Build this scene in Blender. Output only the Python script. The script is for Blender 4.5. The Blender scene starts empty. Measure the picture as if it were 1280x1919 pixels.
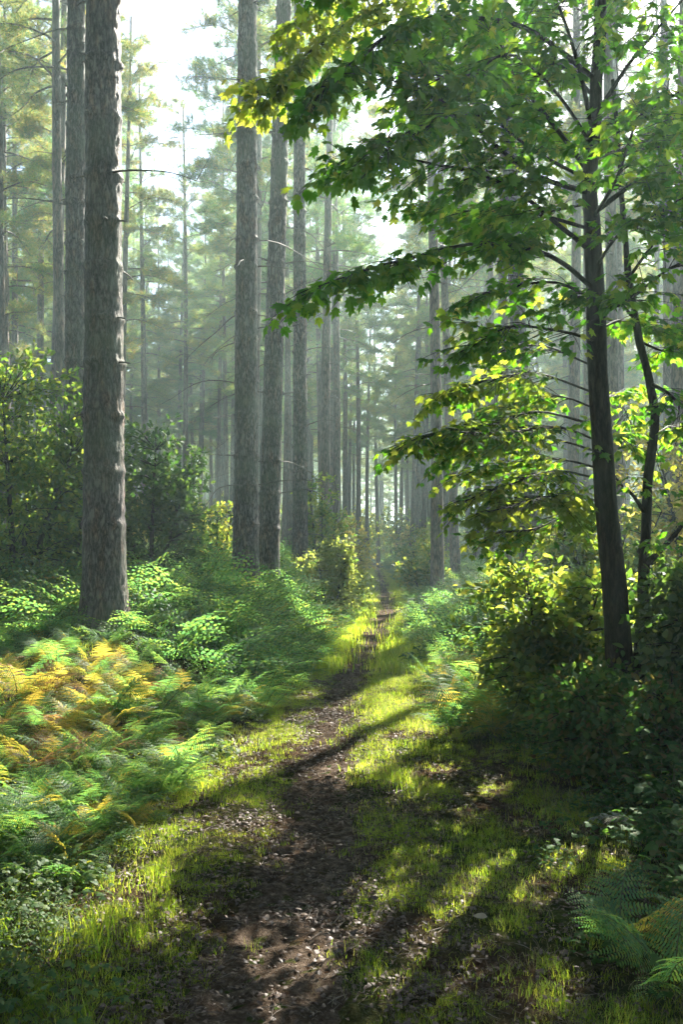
import bpy, math, random
import numpy as np
from mathutils import Vector, noise as mnoise

# ------------------------------------------------------------------ camera, sky, sun, exposure
SC = bpy.context.scene
F, PW, PH, HY, EYE = 1600.0, 1280.0, 1919.0, 1030.0, 1.6      # focal length in photo pixels, horizon row, eye height
SUN_EL, SUN_AZ = math.radians(41), math.radians(26)           # azimuth measured from +Y towards +X
SUN = np.array([math.sin(SUN_AZ)*math.cos(SUN_EL), math.cos(SUN_AZ)*math.cos(SUN_EL), math.sin(SUN_EL)])

cd = bpy.data.cameras.new('camera'); cam = bpy.data.objects.new('camera', cd); SC.collection.objects.link(cam)
cd.sensor_fit = 'VERTICAL'; cd.sensor_height = 36; cd.sensor_width = 24; cd.lens = F/PH*36
cd.shift_y = (HY-PH/2)/PH
cd.clip_start = 0.05; cd.clip_end = 2000
cam.location = (0, 0, EYE); cam.rotation_euler = (math.radians(90), 0, 0)
SC.camera = cam

W = bpy.data.worlds.new('World'); SC.world = W; W.use_nodes = True
nt = W.node_tree; nt.nodes.clear()
sky = nt.nodes.new('ShaderNodeTexSky'); sky.sky_type = 'NISHITA'; sky.sun_disc = False
sky.sun_elevation = SUN_EL; sky.sun_rotation = SUN_AZ
sky.air_density = 1.0; sky.dust_density = 1.2; sky.ozone_density = 1.0
bg = nt.nodes.new('ShaderNodeBackground'); bg.inputs['Strength'].default_value = 0.05
wo = nt.nodes.new('ShaderNodeOutputWorld')
nt.links.new(sky.outputs[0], bg.inputs[0]); nt.links.new(bg.outputs[0], wo.inputs[0])

sl = bpy.data.lights.new('sun', 'SUN'); sl.energy = 5.0; sl.angle = math.radians(0.5); sl.color = (1.0, 0.94, 0.83)
so = bpy.data.objects.new('sun', sl); SC.collection.objects.link(so)
so.rotation_euler = Vector(SUN).to_track_quat('Z', 'Y').to_euler(); so.location = (12, 30, 40)

SC.view_settings.view_transform = 'Standard'; SC.view_settings.look = 'None'
SC.view_settings.exposure = 2.95; SC.view_settings.gamma = 1.0
cy = SC.cycles
cy.use_denoising = True; cy.denoising_prefilter = 'NONE'
cy.max_bounces = 6; cy.diffuse_bounces = 3; cy.glossy_bounces = 1; cy.transmission_bounces = 4
cy.volume_bounces = 0; cy.transparent_max_bounces = 4
cy.sample_clamp_indirect = 4.0; cy.caustics_reflective = False; cy.caustics_refractive = False
cy.use_adaptive_sampling = True; cy.adaptive_threshold = 0.02

# ------------------------------------------------------------------ helpers
COL = SC.collection
def rng_(s): return np.random.default_rng(s)
def sm(a, b, x):
    t = np.clip((x-a)/(b-a), 0, 1); return t*t*(3-2*t)
def at(px, py, Y):                      # a photo pixel at distance Y -> point in the wood
    return np.array([(px-PW/2)/F*Y, Y, EYE-(py-HY)/F*Y])

PY = [-30, 0, 2.9, 3.8, 4.5, 5.4, 6.9, 9.5, 11.6, 15, 21.3, 36, 85, 140, 400]
PX = [-1.0, -.36, -.26, -.23, -.17, -.13, -.10, .06, .22, .56, 1.15, 1.75, 3.5, 5.5, 14]
def pc(y): return np.interp(y, PY, PX)
def ground_z(x, y):
    x = np.asarray(x, float); y = np.asarray(y, float)
    d = x-pc(y)
    h = .52*sm(.7, 2.6, -d)+.25*sm(4, 14, -d)+.34*sm(1.3, 3.4, d)+.2*sm(5, 15, d)
    h = h*(0.5+0.5*sm(4, 8, y)+np.where(d < 0, .95*sm(7.5, 13, y), .8*sm(9, 16, y)))
    h = h+.030*np.sin(1.9*x+.7*y)*np.sin(1.3*y-.8*x+1)+.014*np.sin(5.1*x+1.2)*np.sin(4.3*y)+.08*np.sin(.31*x+.5)*np.sin(.23*y)*sm(2, 8, np.abs(d))
    h = h-.035*np.exp(-(d/.3)**2)
    return h

# sunlit clearings on the forest floor: (x, y, half width, half length, rotation towards the sun)
LIT = [(-2.6, 7.1, 1.55, 1.7, 0), (-.75, 7.6, .55, 1.3, 26), (-4.4, 6.6, 1.2, 1.5, 0),
       (.35, 9.0, .45, 3.0, 26), (.9, 9.9, .35, 1.6, 26), (-1.6, 4.3, .95, .75, 0), (-2.3, 4.6, .8, .8, 0),
       (.5, 4.4, .22, .62, 20), (.28, 4.0, .26, .55, 20), (.1, 4.15, .2, .4, 20), (1.45, 8.6, .5, .9, 24),
       (.6, 15.2, .9, .35, 0), (.75, 17, .9, .4, 0), (1.0, 19.2, 1.0, .4, 0), (1.2, 21.6, 1.1, .4, 0), (1.4, 24.5, 1.2, .6, 0), (-.9, 20.5, .8, .8, 0), (2.3, 22, .7, 1.0, 0)]
# extra openings made in the crowns to let sun onto trunks, boughs and bush tops
LITX = [(-1.0, 15.6, 1.1, 1.1, 0), (-2.9, 14, .8, 1, 0), (-1.3, 7.9, .9, 1.2, 0), (-3.9, 8.4, 1.0, 1.0, 0), (-5.3, 3.3, 1.7, 2.1, 0), (-5.0, 9.2, 1.2, 2.0, 0), (-.15, 17.3, 1.0, 1.0, 0), (2.6, 6.2, .5, 1.2, 24),
        (-3.0, 2.1, 1.0, 1.0, 0), (-5.9, 7.4, 1.3, 1.3, 0), (.95, 5.2, .7, .8, 0), (1.5, 7.1, 1.2, 1.0, 0), (2.2, 3.2, .5, .5, 0), (.45, 5.0, .7, .8, 0)]
def litmask(x, y, zones=None):
    m = np.zeros(np.shape(x))
    for (cx, cy_, a, b, r) in (zones or LIT+LITX):
        r = math.radians(r); dx, dy = x-cx, y-cy_
        u = dx*math.cos(r)-dy*math.sin(r); v = dx*math.sin(r)+dy*math.cos(r)
        q = np.sqrt((u/a)**2+(v/b)**2)/1.25
        m = np.maximum(m, 1-sm(.85, 1.15, q))
    return m
def lit_at(P, z0=.45, zones=None):                  # how much of a sunlit clearing a point high up would shade
    t = (P[:, 2]-z0)/SUN[2]
    return litmask(P[:, 0]-SUN[0]*t, P[:, 1]-SUN[1]*t, zones)

def mesh_np(name, V, Fs, mats, midx=None, smooth=False):
    """V (n,3); Fs list of int arrays (m,k)."""
    me = bpy.data.meshes.new(name)
    V = np.ascontiguousarray(V, dtype=np.float32)
    me.vertices.add(len(V)); me.vertices.foreach_set('co', V.ravel())
    loops = np.concatenate([f.ravel() for f in Fs]).astype(np.int32)
    tot = np.concatenate([np.full(len(f), f.shape[1]) for f in Fs]).astype(np.int32)
    st = np.concatenate([[0], np.cumsum(tot)[:-1]]).astype(np.int32)
    me.loops.add(len(loops)); me.loops.foreach_set('vertex_index', loops)
    me.polygons.add(len(tot)); me.polygons.foreach_set('loop_start', st)
    if midx is not None: me.polygons.foreach_set('material_index', np.asarray(midx, dtype=np.int32))
    if smooth is True: me.polygons.foreach_set('use_smooth', np.ones(len(tot), dtype=bool))
    elif smooth is not False: me.polygons.foreach_set('use_smooth', np.asarray(smooth, dtype=bool))
    for m in (mats if isinstance(mats, (list, tuple)) else [mats]): me.materials.append(m)
    me.update(calc_edges=True)
    return me

class MB:                               # collects geometry into one mesh
    def __init__(s): s.V = []; s.F = []; s.M = []; s.S = []; s.n = 0
    def add(s, V, Fc, m=0, sm_=False):
        s.V.append(np.asarray(V, float)); Fc = np.asarray(Fc); s.F.append(Fc+s.n); s.M.append(np.full(len(Fc), m)); s.S.append(np.full(len(Fc), sm_)); s.n += len(V)
    def mesh(s, name, mats):
        return mesh_np(name, np.concatenate(s.V), s.F, mats, np.concatenate(s.M), np.concatenate(s.S))

def link(name, me, parent=None, loc=None):
    o = bpy.data.objects.new(name, me); COL.objects.link(o)
    if parent is not None: o.parent = parent
    if loc is not None: o.location = loc
    return o
def tag(o, label=None, cat=None, group=None, kind=None):
    if label: o['label'] = label
    if cat: o['category'] = cat
    if group: o['group'] = group
    if kind: o['kind'] = kind
    return o
def thing(name, label, cat, loc=(0, 0, 0), group=None):
    return tag(link(name, None, None, loc), label, cat, group)

def tube(P, R, sides=6, cap=True):
    P = np.asarray(P, float); n = len(P); R = np.asarray(R, float)*np.ones(n)
    T = np.gradient(P, axis=0); T /= np.linalg.norm(T, axis=1)[:, None]+1e-9
    ref = np.array([0, 0, 1.]) if abs(T[:, 2]).mean() < .8 else np.array([1., 0, 0])
    A = np.cross(T, ref); A /= np.linalg.norm(A, axis=1)[:, None]+1e-9
    B = np.cross(T, A)
    a = np.arange(sides)*2*np.pi/sides
    V = P[:, None]+R[:, None, None]*(np.cos(a)[None, :, None]*A[:, None]+np.sin(a)[None, :, None]*B[:, None])
    V = V.reshape(-1, 3)
    i, j = np.meshgrid(np.arange(n-1), np.arange(sides), indexing='ij'); j2 = (j+1) % sides
    Q = np.stack([i*sides+j, i*sides+j2, (i+1)*sides+j2, (i+1)*sides+j], -1).reshape(-1, 4)
    return V, Q
def spline(pts, n):
    pts = np.asarray(pts, float); k = len(pts)
    if k == 2: return pts[0]+(pts[1]-pts[0])*np.linspace(0, 1, n)[:, None]
    P = np.vstack([2*pts[0]-pts[1], pts, 2*pts[-1]-pts[-2]])
    t = np.linspace(0, k-1-1e-6, n); i = t.astype(int); f = (t-i)[:, None]
    p0, p1, p2, p3 = P[i], P[i+1], P[i+2], P[i+3]
    return .5*((2*p1)+(-p0+p2)*f+(2*p0-5*p1+4*p2-p3)*f*f+(-p0+3*p1-3*p2+p3)*f**3)
def unit(v): return v/(np.linalg.norm(v, axis=-1, keepdims=True)+1e-9)
def frames(X, up, roll=None):
    """rotation matrices (n,3,3): columns = side, forward(X), normal close to up"""
    Fw = unit(X); N = up-(up*Fw).sum(-1, keepdims=True)*Fw; N = unit(N); S = np.cross(Fw, N)
    return np.stack([S, Fw, N], -1)
def stamp(TV, TF, P, Rm, s):
    """copy template (verts TV, faces TF) at P with frames Rm and scale s"""
    n = len(P); s = np.asarray(s, float)
    if s.ndim == 0: s = np.full(n, float(s))
    V = np.einsum('nij,kj->nki', Rm, TV)*s[:, None, None]+P[:, None]
    Fc = TF[None]+(np.arange(n)*len(TV))[:, None, None]
    return V.reshape(-1, 3), Fc.reshape(-1, TF.shape[1])
def rand_unit(r, n): return unit(r.normal(size=(n, 3)))

# ------------------------------------------------------------------ materials
def newmat(name):
    m = bpy.data.materials.new(name); m.use_nodes = True; t = m.node_tree; t.nodes.clear()
    o = t.nodes.new('ShaderNodeOutputMaterial'); return m, t, o
def ramp(t, stops, fac=None, interp='LINEAR'):
    r = t.nodes.new('ShaderNodeValToRGB'); e = r.color_ramp; e.interpolation = interp
    while len(e.elements) < len(stops): e.elements.new(.5)
    for el, (p, c) in zip(e.elements, stops): el.position = p; el.color = (*c, 1)
    if fac is not None: t.links.new(fac, r.inputs[0])
    return r
def leaf_mat(name, dif, tra, trans=.5, gloss=.05, rough=.45):
    gloss *= .5; rough = .55
    """dif/tra: colour stops picked at random for each leaf"""
    m, t, o = newmat(name)
    g = t.nodes.new('ShaderNodeNewGeometry'); oi = t.nodes.new('ShaderNodeObjectInfo')
    ad = t.nodes.new('ShaderNodeMath'); ad.operation = 'MULTIPLY_ADD'; ad.inputs[1].default_value = .7
    t.links.new(g.outputs['Random Per Island'], ad.inputs[0])
    mu = t.nodes.new('ShaderNodeMath'); mu.operation = 'MULTIPLY'; mu.inputs[1].default_value = .3
    t.links.new(oi.outputs['Random'], mu.inputs[0]); t.links.new(mu.outputs[0], ad.inputs[2])
    n = len(dif)
    r1 = ramp(t, [(i/(n-1), c) for i, c in enumerate(dif)], ad.outputs[0])
    r2 = ramp(t, [(i/(n-1), c) for i, c in enumerate(tra)], ad.outputs[0])
    d = t.nodes.new('ShaderNodeBsdfDiffuse'); tr = t.nodes.new('ShaderNodeBsdfTranslucent')
    t.links.new(r1.outputs[0], d.inputs[0]); t.links.new(r2.outputs[0], tr.inputs[0])
    mx = t.nodes.new('ShaderNodeMixShader'); mx.inputs[0].default_value = trans
    t.links.new(d.outputs[0], mx.inputs[1]); t.links.new(tr.outputs[0], mx.inputs[2])
    gl = t.nodes.new('ShaderNodeBsdfGlossy'); gl.inputs['Roughness'].default_value = rough
    m2 = t.nodes.new('ShaderNodeMixShader'); m2.inputs[0].default_value = gloss
    t.links.new(mx.outputs[0], m2.inputs[1]); t.links.new(gl.outputs[0], m2.inputs[2])
    t.links.new(m2.outputs[0], o.inputs[0])
    return m
def bark_mat(name, c0, c1, c2, moss, mossamt=.5, sc=(16, 16, 4.4), bump=.8, dist=.03):
    m, t, o = newmat(name)
    tc = t.nodes.new('ShaderNodeTexCoord'); mp = t.nodes.new('ShaderNodeMapping'); mp.inputs['Scale'].default_value = sc
    t.links.new(tc.outputs['Object'], mp.inputs[0])
    n0 = t.nodes.new('ShaderNodeTexNoise'); n0.inputs['Scale'].default_value = 1.3; n0.inputs['Detail'].default_value = 4
    t.links.new(mp.outputs[0], n0.inputs['Vector'])
    vm = t.nodes.new('ShaderNodeVectorMath'); vm.operation = 'ADD'
    sb = t.nodes.new('ShaderNodeVectorMath'); sb.operation = 'SCALE'; sb.inputs['Scale'].default_value = 2.2
    t.links.new(n0.outputs['Color'], sb.inputs[0]); t.links.new(mp.outputs[0], vm.inputs[0]); t.links.new(sb.outputs[0], vm.inputs[1])
    vo = t.nodes.new('ShaderNodeTexVoronoi'); vo.feature = 'DISTANCE_TO_EDGE'; vo.inputs['Scale'].default_value = 1.0
    t.links.new(vm.outputs[0], vo.inputs['Vector'])
    v2 = t.nodes.new('ShaderNodeTexNoise'); v2.inputs['Scale'].default_value = 3.5; v2.inputs['Detail'].default_value = 8; v2.inputs['Roughness'].default_value = .7
    t.links.new(mp.outputs[0], v2.inputs['Vector'])
    ml = t.nodes.new('ShaderNodeMath'); ml.operation = 'MULTIPLY_ADD'; ml.inputs[1].default_value = .9
    t.links.new(vo.outputs['Distance'], ml.inputs[0])
    m3 = t.nodes.new('ShaderNodeMath'); m3.operation = 'MULTIPLY'; m3.inputs[1].default_value = .85
    t.links.new(v2.outputs['Fac'], m3.inputs[0]); t.links.new(m3.outputs[0], ml.inputs[2])
    r = ramp(t, [(.40, c0), (.51, c1), (.72, c2)], ml.outputs[0])
    n3 = t.nodes.new('ShaderNodeTexNoise'); n3.inputs['Scale'].default_value = 1.1; n3.inputs['Detail'].default_value = 6
    t.links.new(tc.outputs['Object'], n3.inputs['Vector'])
    mr = ramp(t, [(.45, (0, 0, 0)), (.68, (mossamt,)*3)], n3.outputs['Fac'])
    n4 = t.nodes.new('ShaderNodeTexNoise'); n4.inputs['Scale'].default_value = .8; n4.inputs['Detail'].default_value = 3
    t.links.new(mp.outputs[0], n4.inputs['Vector'])
    wr = ramp(t, [(.35, (.78, .82, .88)), (.5, (1, 1, 1)), (.66, (1.25, .98, .80))], n4.outputs['Fac'])
    wm = t.nodes.new('ShaderNodeMixRGB'); wm.blend_type = 'MULTIPLY'; wm.inputs[0].default_value = 1
    t.links.new(r.outputs[0], wm.inputs[1]); t.links.new(wr.outputs[0], wm.inputs[2]); r = wm
    mc = t.nodes.new('ShaderNodeMixRGB'); mc.inputs[2].default_value = (*moss, 1)
    t.links.new(mr.outputs[0], mc.inputs[0]); t.links.new(r.outputs[0], mc.inputs[1])
    b = t.nodes.new('ShaderNodeBump'); b.inputs['Strength'].default_value = bump; b.inputs['Distance'].default_value = dist
    t.links.new(ml.outputs[0], b.inputs['Height'])
    d = t.nodes.new('ShaderNodeBsdfPrincipled'); d.inputs['Roughness'].default_value = .68; d.inputs['Specular IOR Level'].default_value = .08 if name == 'sycamore_bark' else .28
    t.links.new(mc.outputs[0], d.inputs['Base Color']); t.links.new(b.outputs[0], d.inputs['Normal'])
    t.links.new(d.outputs[0], o.inputs[0])
    return m
def soil_mat(name, stops, moss=None, scale=3.0, bump=.6):
    m, t, o = newmat(name)
    tc = t.nodes.new('ShaderNodeTexCoord')
    n1 = t.nodes.new('ShaderNodeTexNoise'); n1.inputs['Scale'].default_value = scale*6; n1.inputs['Detail'].default_value = 9; n1.inputs['Roughness'].default_value = .75
    n2 = t.nodes.new('ShaderNodeTexNoise'); n2.inputs['Scale'].default_value = scale*.4; n2.inputs['Detail'].default_value = 5
    t.links.new(tc.outputs['Object'], n1.inputs['Vector']); t.links.new(tc.outputs['Object'], n2.inputs['Vector'])
    r = ramp(t, stops, n1.outputs['Fac'])
    col = r.outputs[0]
    if moss:
        mr = ramp(t, [(.42, (0, 0, 0)), (.6, (1, 1, 1))], n2.outputs['Fac'])
        mc = t.nodes.new('ShaderNodeMixRGB'); t.links.new(mr.outputs[0], mc.inputs[0]); t.links.new(col, mc.inputs[1])
        r3 = ramp(t, moss, n1.outputs['Fac']); t.links.new(r3.outputs[0], mc.inputs[2]); col = mc.outputs[0]
    b = t.nodes.new('ShaderNodeBump'); b.inputs['Strength'].default_value = bump; b.inputs['Distance'].default_value = .03
    t.links.new(n1.outputs['Fac'], b.inputs['Height'])
    d = t.nodes.new('ShaderNodeBsdfDiffuse'); t.links.new(col, d.inputs[0]); t.links.new(b.outputs[0], d.inputs['Normal'])
    t.links.new(d.outputs[0], o.inputs[0]); return m

M = {}
M['bark'] = bark_mat('pine_bark', (.022, .018, .017), (.085, .070, .064), (.20, .172, .158), (.10, .13, .075), .7)
M['barkfar'] = bark_mat('pine_bark_smooth', (.035, .026, .020), (.095, .068, .052), (.16, .12, .095), (.12, .14, .09), .4, sc=(9, 9, 2.5), bump=.4)
M['deadwood'] = bark_mat('dead_branch_wood', (.04, .033, .028), (.09, .075, .065), (.17, .15, .13), (.12, .14, .1), .5, sc=(40, 40, 40), bump=.3, dist=.005)
M['maplebark'] = bark_mat('sycamore_bark', (.008, .007, .005), (.018, .016, .011), (.042, .037, .025), (.022, .036, .010), .8, sc=(22, 22, 5), bump=.5, dist=.012)
M['needle'] = leaf_mat('pine_needles', [(.016, .062, .028), (.028, .085, .030), (.065, .10, .026), (.16, .11, .030)],
                       [(.08, .25, .10), (.14, .31, .09), (.34, .40, .08), (.80, .50, .10)], .48, .03, .4)
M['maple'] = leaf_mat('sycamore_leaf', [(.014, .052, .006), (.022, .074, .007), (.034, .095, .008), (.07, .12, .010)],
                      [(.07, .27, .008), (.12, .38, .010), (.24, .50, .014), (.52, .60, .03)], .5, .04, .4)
M['maplesun'] = leaf_mat('sunlit_sycamore_leaf', [(.05, .11, .015), (.07, .14, .018), (.11, .15, .02), (.16, .17, .02)],
                      [(.25, .42, .03), (.36, .50, .035), (.50, .56, .045), (.66, .60, .06)], .55, .04, .4)  # brighter copy of the sycamore leaf, sunlight painted into its colour
M['shrub'] = leaf_mat('shrub_leaf', [(.022, .060, .016), (.032, .085, .02), (.055, .11, .02), (.10, .14, .03)],
                      [(.11, .26, .03), (.22, .38, .035), (.44, .50, .05), (.70, .60, .07)], .5, .05, .35)
M['shrubdark'] = leaf_mat('evergreen_shrub_leaf', [(.016, .042, .014), (.022, .058, .018), (.035, .075, .018), (.07, .11, .03)],
                      [(.05, .15, .02), (.08, .20, .025), (.16, .30, .04), (.34, .40, .06)], .38, .06, .32)
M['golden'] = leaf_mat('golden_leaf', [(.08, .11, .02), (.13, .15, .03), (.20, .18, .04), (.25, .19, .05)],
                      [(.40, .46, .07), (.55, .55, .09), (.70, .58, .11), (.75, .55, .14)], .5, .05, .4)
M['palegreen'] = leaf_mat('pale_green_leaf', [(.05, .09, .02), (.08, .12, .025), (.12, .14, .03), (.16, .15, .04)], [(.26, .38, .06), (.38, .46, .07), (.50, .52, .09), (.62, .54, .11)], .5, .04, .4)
M['fern'] = leaf_mat('bracken_green', [(.020, .070, .024), (.030, .10, .026), (.050, .125, .022), (.10, .15, .03)],
                      [(.10, .30, .09), (.16, .39, .09), (.28, .50, .07), (.62, .64, .09)], .52, .07, .4)
M['fernyellow'] = leaf_mat('bracken_turning_yellow', [(.06, .11, .02), (.12, .14, .022), (.20, .16, .025), (.24, .15, .03)],
                      [(.30, .42, .05), (.50, .50, .06), (.70, .52, .07), (.85, .52, .07)], .55, .05, .4)
M['fernrust'] = leaf_mat('bracken_rust_brown', [(.10, .055, .025), (.15, .085, .035), (.19, .11, .05), (.22, .15, .07)],
                      [(.30, .15, .05), (.40, .20, .06), (.46, .28, .08), (.5, .36, .11)], .35, .04, .5)
M['fernstem'] = leaf_mat('bracken_stalk', [(.06, .09, .03), (.10, .10, .04)], [(.1, .12, .03), (.15, .14, .04)], .1, .06, .4)
M['grass'] = leaf_mat('grass_blade', [(.035, .085, .010), (.070, .13, .014), (.13, .17, .02), (.24, .21, .07)],
                      [(.20, .44, .02), (.40, .60, .03), (.66, .70, .05), (.78, .68, .20)], .56, .04, .4)
M['grassdry'] = leaf_mat('dry_grass_blade', [(.14, .12, .06), (.22, .18, .10)], [(.3, .26, .12), (.4, .34, .18)], .35, .04, .4)
M['litter'] = leaf_mat('dead_leaf', [(.020, .013, .009), (.05, .028, .018), (.085, .052, .033), (.12, .085, .06)],
                      [(.05, .03, .01), (.08, .04, .02), (.12, .07, .03), (.2, .15, .1)], .15, .10, .45)
M['twig'] = leaf_mat('fallen_twig', [(.05, .035, .025), (.14, .11, .085)], [(.02, .02, .02), (.02, .02, .02)], .0, .05, .5)
M['bramble'] = leaf_mat('bramble_leaf', [(.013, .050, .010), (.022, .070, .014), (.035, .085, .016), (.10, .06, .025)],
                      [(.05, .17, .03), (.09, .23, .03), (.18, .32, .04), (.35, .2, .05)], .4, .03, .4)
M['palefrond'] = leaf_mat('bleached_frond', [(.25, .26, .19), (.34, .34, .27)], [(.3, .3, .2), (.35, .35, .25)], .3, .06, .4)
M['ground'] = soil_mat('forest_floor', [(.35, (.014, .010, .007)), (.5, (.035, .024, .015)), (.66, (.085, .058, .036))],
                       [(.35, (.012, .018, .006)), (.5, (.028, .042, .010)), (.68, (.06, .075, .018))], 3.0, .8)
M['path'] = soil_mat('bare_earth', [(.33, (.026, .018, .012)), (.5, (.062, .046, .034)), (.62, (.118, .090, .068)), (.74, (.24, .19, .145))], None, 3.4, 1.0)

# ------------------------------------------------------------------ ground and path
def grid(xs, ys, zf):
    X, Y = np.meshgrid(xs, ys, indexing='xy'); Z = zf(X, Y)
    V = np.stack([X, Y, Z], -1).reshape(-1, 3); nx, ny = len(xs), len(ys)
    i, j = np.meshgrid(np.arange(nx-1), np.arange(ny-1), indexing='xy')
    a = j*nx+i
    return V, np.stack([a, a+1, a+nx+1, a+nx], -1).reshape(-1, 4)
def rough(x, y):
    return .012*np.sin(17*x+3*np.sin(9*y))*np.sin(15*y+2*np.sin(11*x))+.006*np.sin(41*x+1)*np.sin(37*y)
xs = np.concatenate([-np.geomspace(600, 6, 50), np.arange(-5.9, 6, .08), np.geomspace(6, 600, 50)])
ys = np.concatenate([-np.geomspace(300, 1.6, 20), np.arange(-1.5, 14, .08), np.geomspace(14, 900, 80)])
V, Q = grid(xs, ys, lambda x, y: ground_z(x, y)+rough(x, y)*(np.abs(x) < 7)*(y < 15))
link('ground', mesh_np('ground', V, [Q], M['ground'], smooth=True))['kind'] = 'structure'

r = rng_(4)
yy = np.concatenate([np.arange(-1.5, 14, .04), np.geomspace(14, 140, 260)])
def wob(y, s): return .055*np.sin(2.3*y+s)+.04*np.sin(5.7*y+2*s)+.03*np.sin(13*y+s*3)+.018*np.sin(31*y+s)
hwL = np.clip(.22+.08*sm(7, 3, yy)+.14*sm(12, 22, yy), .2, .6)+wob(yy, 1)+r.normal(0, .012, len(yy))
hwR = np.clip(.22+.09*sm(7, 3, yy)+.14*sm(12, 22, yy), .2, .6)+wob(yy, 4)+r.normal(0, .012, len(yy))
K = 16; u = np.linspace(-1, 1, K)
cx = pc(yy)[:, None]; wd = np.where(u[None] < 0, hwL[:, None], hwR[:, None])
X = cx+u[None]*wd; Y = np.repeat(yy[:, None], K, 1)
Z = ground_z(X, Y)+rough(X, Y)*(Y < 15)+.006+.004*(np.sin(29*X+11*Y)*np.sin(33*Y-7*X))
Z[:, 0] -= .02; Z[:, -1] -= .02
Z = np.where(Y >= 15, Z+.035, Z)
V = np.stack([X, Y, Z], -1).reshape(-1, 3); n = len(yy)
i, j = np.meshgrid(np.arange(n-1), np.arange(K-1), indexing='ij'); a = i*K+j
link('path', mesh_np('path', V, [np.stack([a, a+1, a+K+1, a+K], -1).reshape(-1, 4)], M['path'], smooth=True))['kind'] = 'structure'

# ------------------------------------------------------------------ haze
bm_ = np.array([[x, y, z] for x in (-700, 700) for y in (-400, 1000) for z in (-3, 31)], float)
hq = np.array([[0, 1, 3, 2], [4, 6, 7, 5], [0, 4, 5, 1], [2, 3, 7, 6], [0, 2, 6, 4], [1, 5, 7, 3]])
hm, ht, ho = newmat('haze')
pv = ht.nodes.new('ShaderNodeVolumePrincipled'); pv.inputs['Color'].default_value = (.72, .95, .93, 1); pv.inputs['Density'].default_value = .0026
pv.inputs['Anisotropy'].default_value = .45
ht.links.new(pv.outputs[0], ho.inputs['Volume'])
tag(link('haze', mesh_np('haze', bm_, [hq], hm)), kind='stuff')

# ------------------------------------------------------------------ leaf and needle templates (tip along +y, face +z)
def fan(out, z=0):
    V = np.vstack([[0, .35, 0], np.asarray(out)]); n = len(out)
    return V, np.array([[0, 1+i, 1+(i+1) % n] for i in range(n)])
def maple_leaf():
    half = [(0, -.05), (.16, .02), (.34, -.10), (.30, .10), (.50, .20), (.36, .30), (.56, .56), (.40, .55), (.30, .66), (.17, .52), (.16, .80), (.10, .82), (0, 1.08)]
    o = [(x, y, -.14*abs(x)-.10*y*y) for x, y in half]
    o += [(-x, y, -.14*abs(x)-.10*y*y) for x, y in half[-2:0:-1]]
    V, Fc = fan(o); V[0] = (0, .30, .03); return V-np.array([0, .0, 0]), Fc
def oval_leaf(w=.32):
    pts = [(0, 0), (w*.8, .2), (w, .45), (w*.7, .75), (0, 1.05)]
    o = [(x, y, .12*abs(x)-.12*y*y) for x, y in pts]; o += [(-x, y, .12*abs(x)-.12*y*y) for x, y in pts[-2:0:-1]]
    V = np.array(o); mid = len(pts)-1
    return V, np.array([[0, 1, 7], [1, 2, 6], [1, 6, 7], [2, 3, 5], [2, 5, 6], [3, 4, 5]])
def oak_leaf():
    pts = [(0, 0), (.12, .15), (.22, .28), (.14, .36), (.30, .52), (.18, .60), (.30, .76), (.16, .86), (0, 1.0)]
    o = [(x, y, .1*abs(x)-.15*y*y) for x, y in pts]; o += [(-x, y, .1*abs(x)-.15*y*y) for x, y in pts[-2:0:-1]]
    V, Fc = fan(o); V[0] = (0, .45, -.03); return V, Fc
def tri_leaf():
    V, Fc = [], []; a, f = oval_leaf(.36)
    for k, ang in enumerate((0, 1.25, -1.25)):
        c, s = math.cos(ang), math.sin(ang); R = np.array([[c, s, 0], [-s, c, 0], [0, 0, 1]])
        V.append(a*(.62 if k == 0 else .5)@R.T+np.array([0, .3, 0])); Fc.append(f+k*len(a))
    V.append(np.array([[-.008, 0, 0], [.008, 0, 0], [0, .32, 0]])); Fc.append(np.array([[0, 1, 2]])+3*len(a))
    return np.vstack(V), np.vstack(Fc)
def tuft(seed, k=15, w=.034, spread=1.0):
    r = rng_(seed); V = []; Fc = []
    for i in range(k):
        a = r.uniform(0, 2*np.pi); t = r.uniform(.1, .75)*spread*math.pi/2
        d = np.array([math.sin(t)*math.cos(a), math.cos(t), math.sin(t)*math.sin(a)])*r.uniform(.7, 1.1)
        s = unit(np.cross(d, rand_unit(r, 1)[0]))*w; b = np.array([0, r.uniform(-.5, .3), 0])
        V += [b-s, b+s, b+d]; Fc.append([3*i, 3*i+1, 3*i+2])
    return np.array(V), np.array(Fc)
MAPLE, OVAL, OAK, TRI = maple_leaf(), oval_leaf(), oak_leaf(), tri_leaf()

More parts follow.
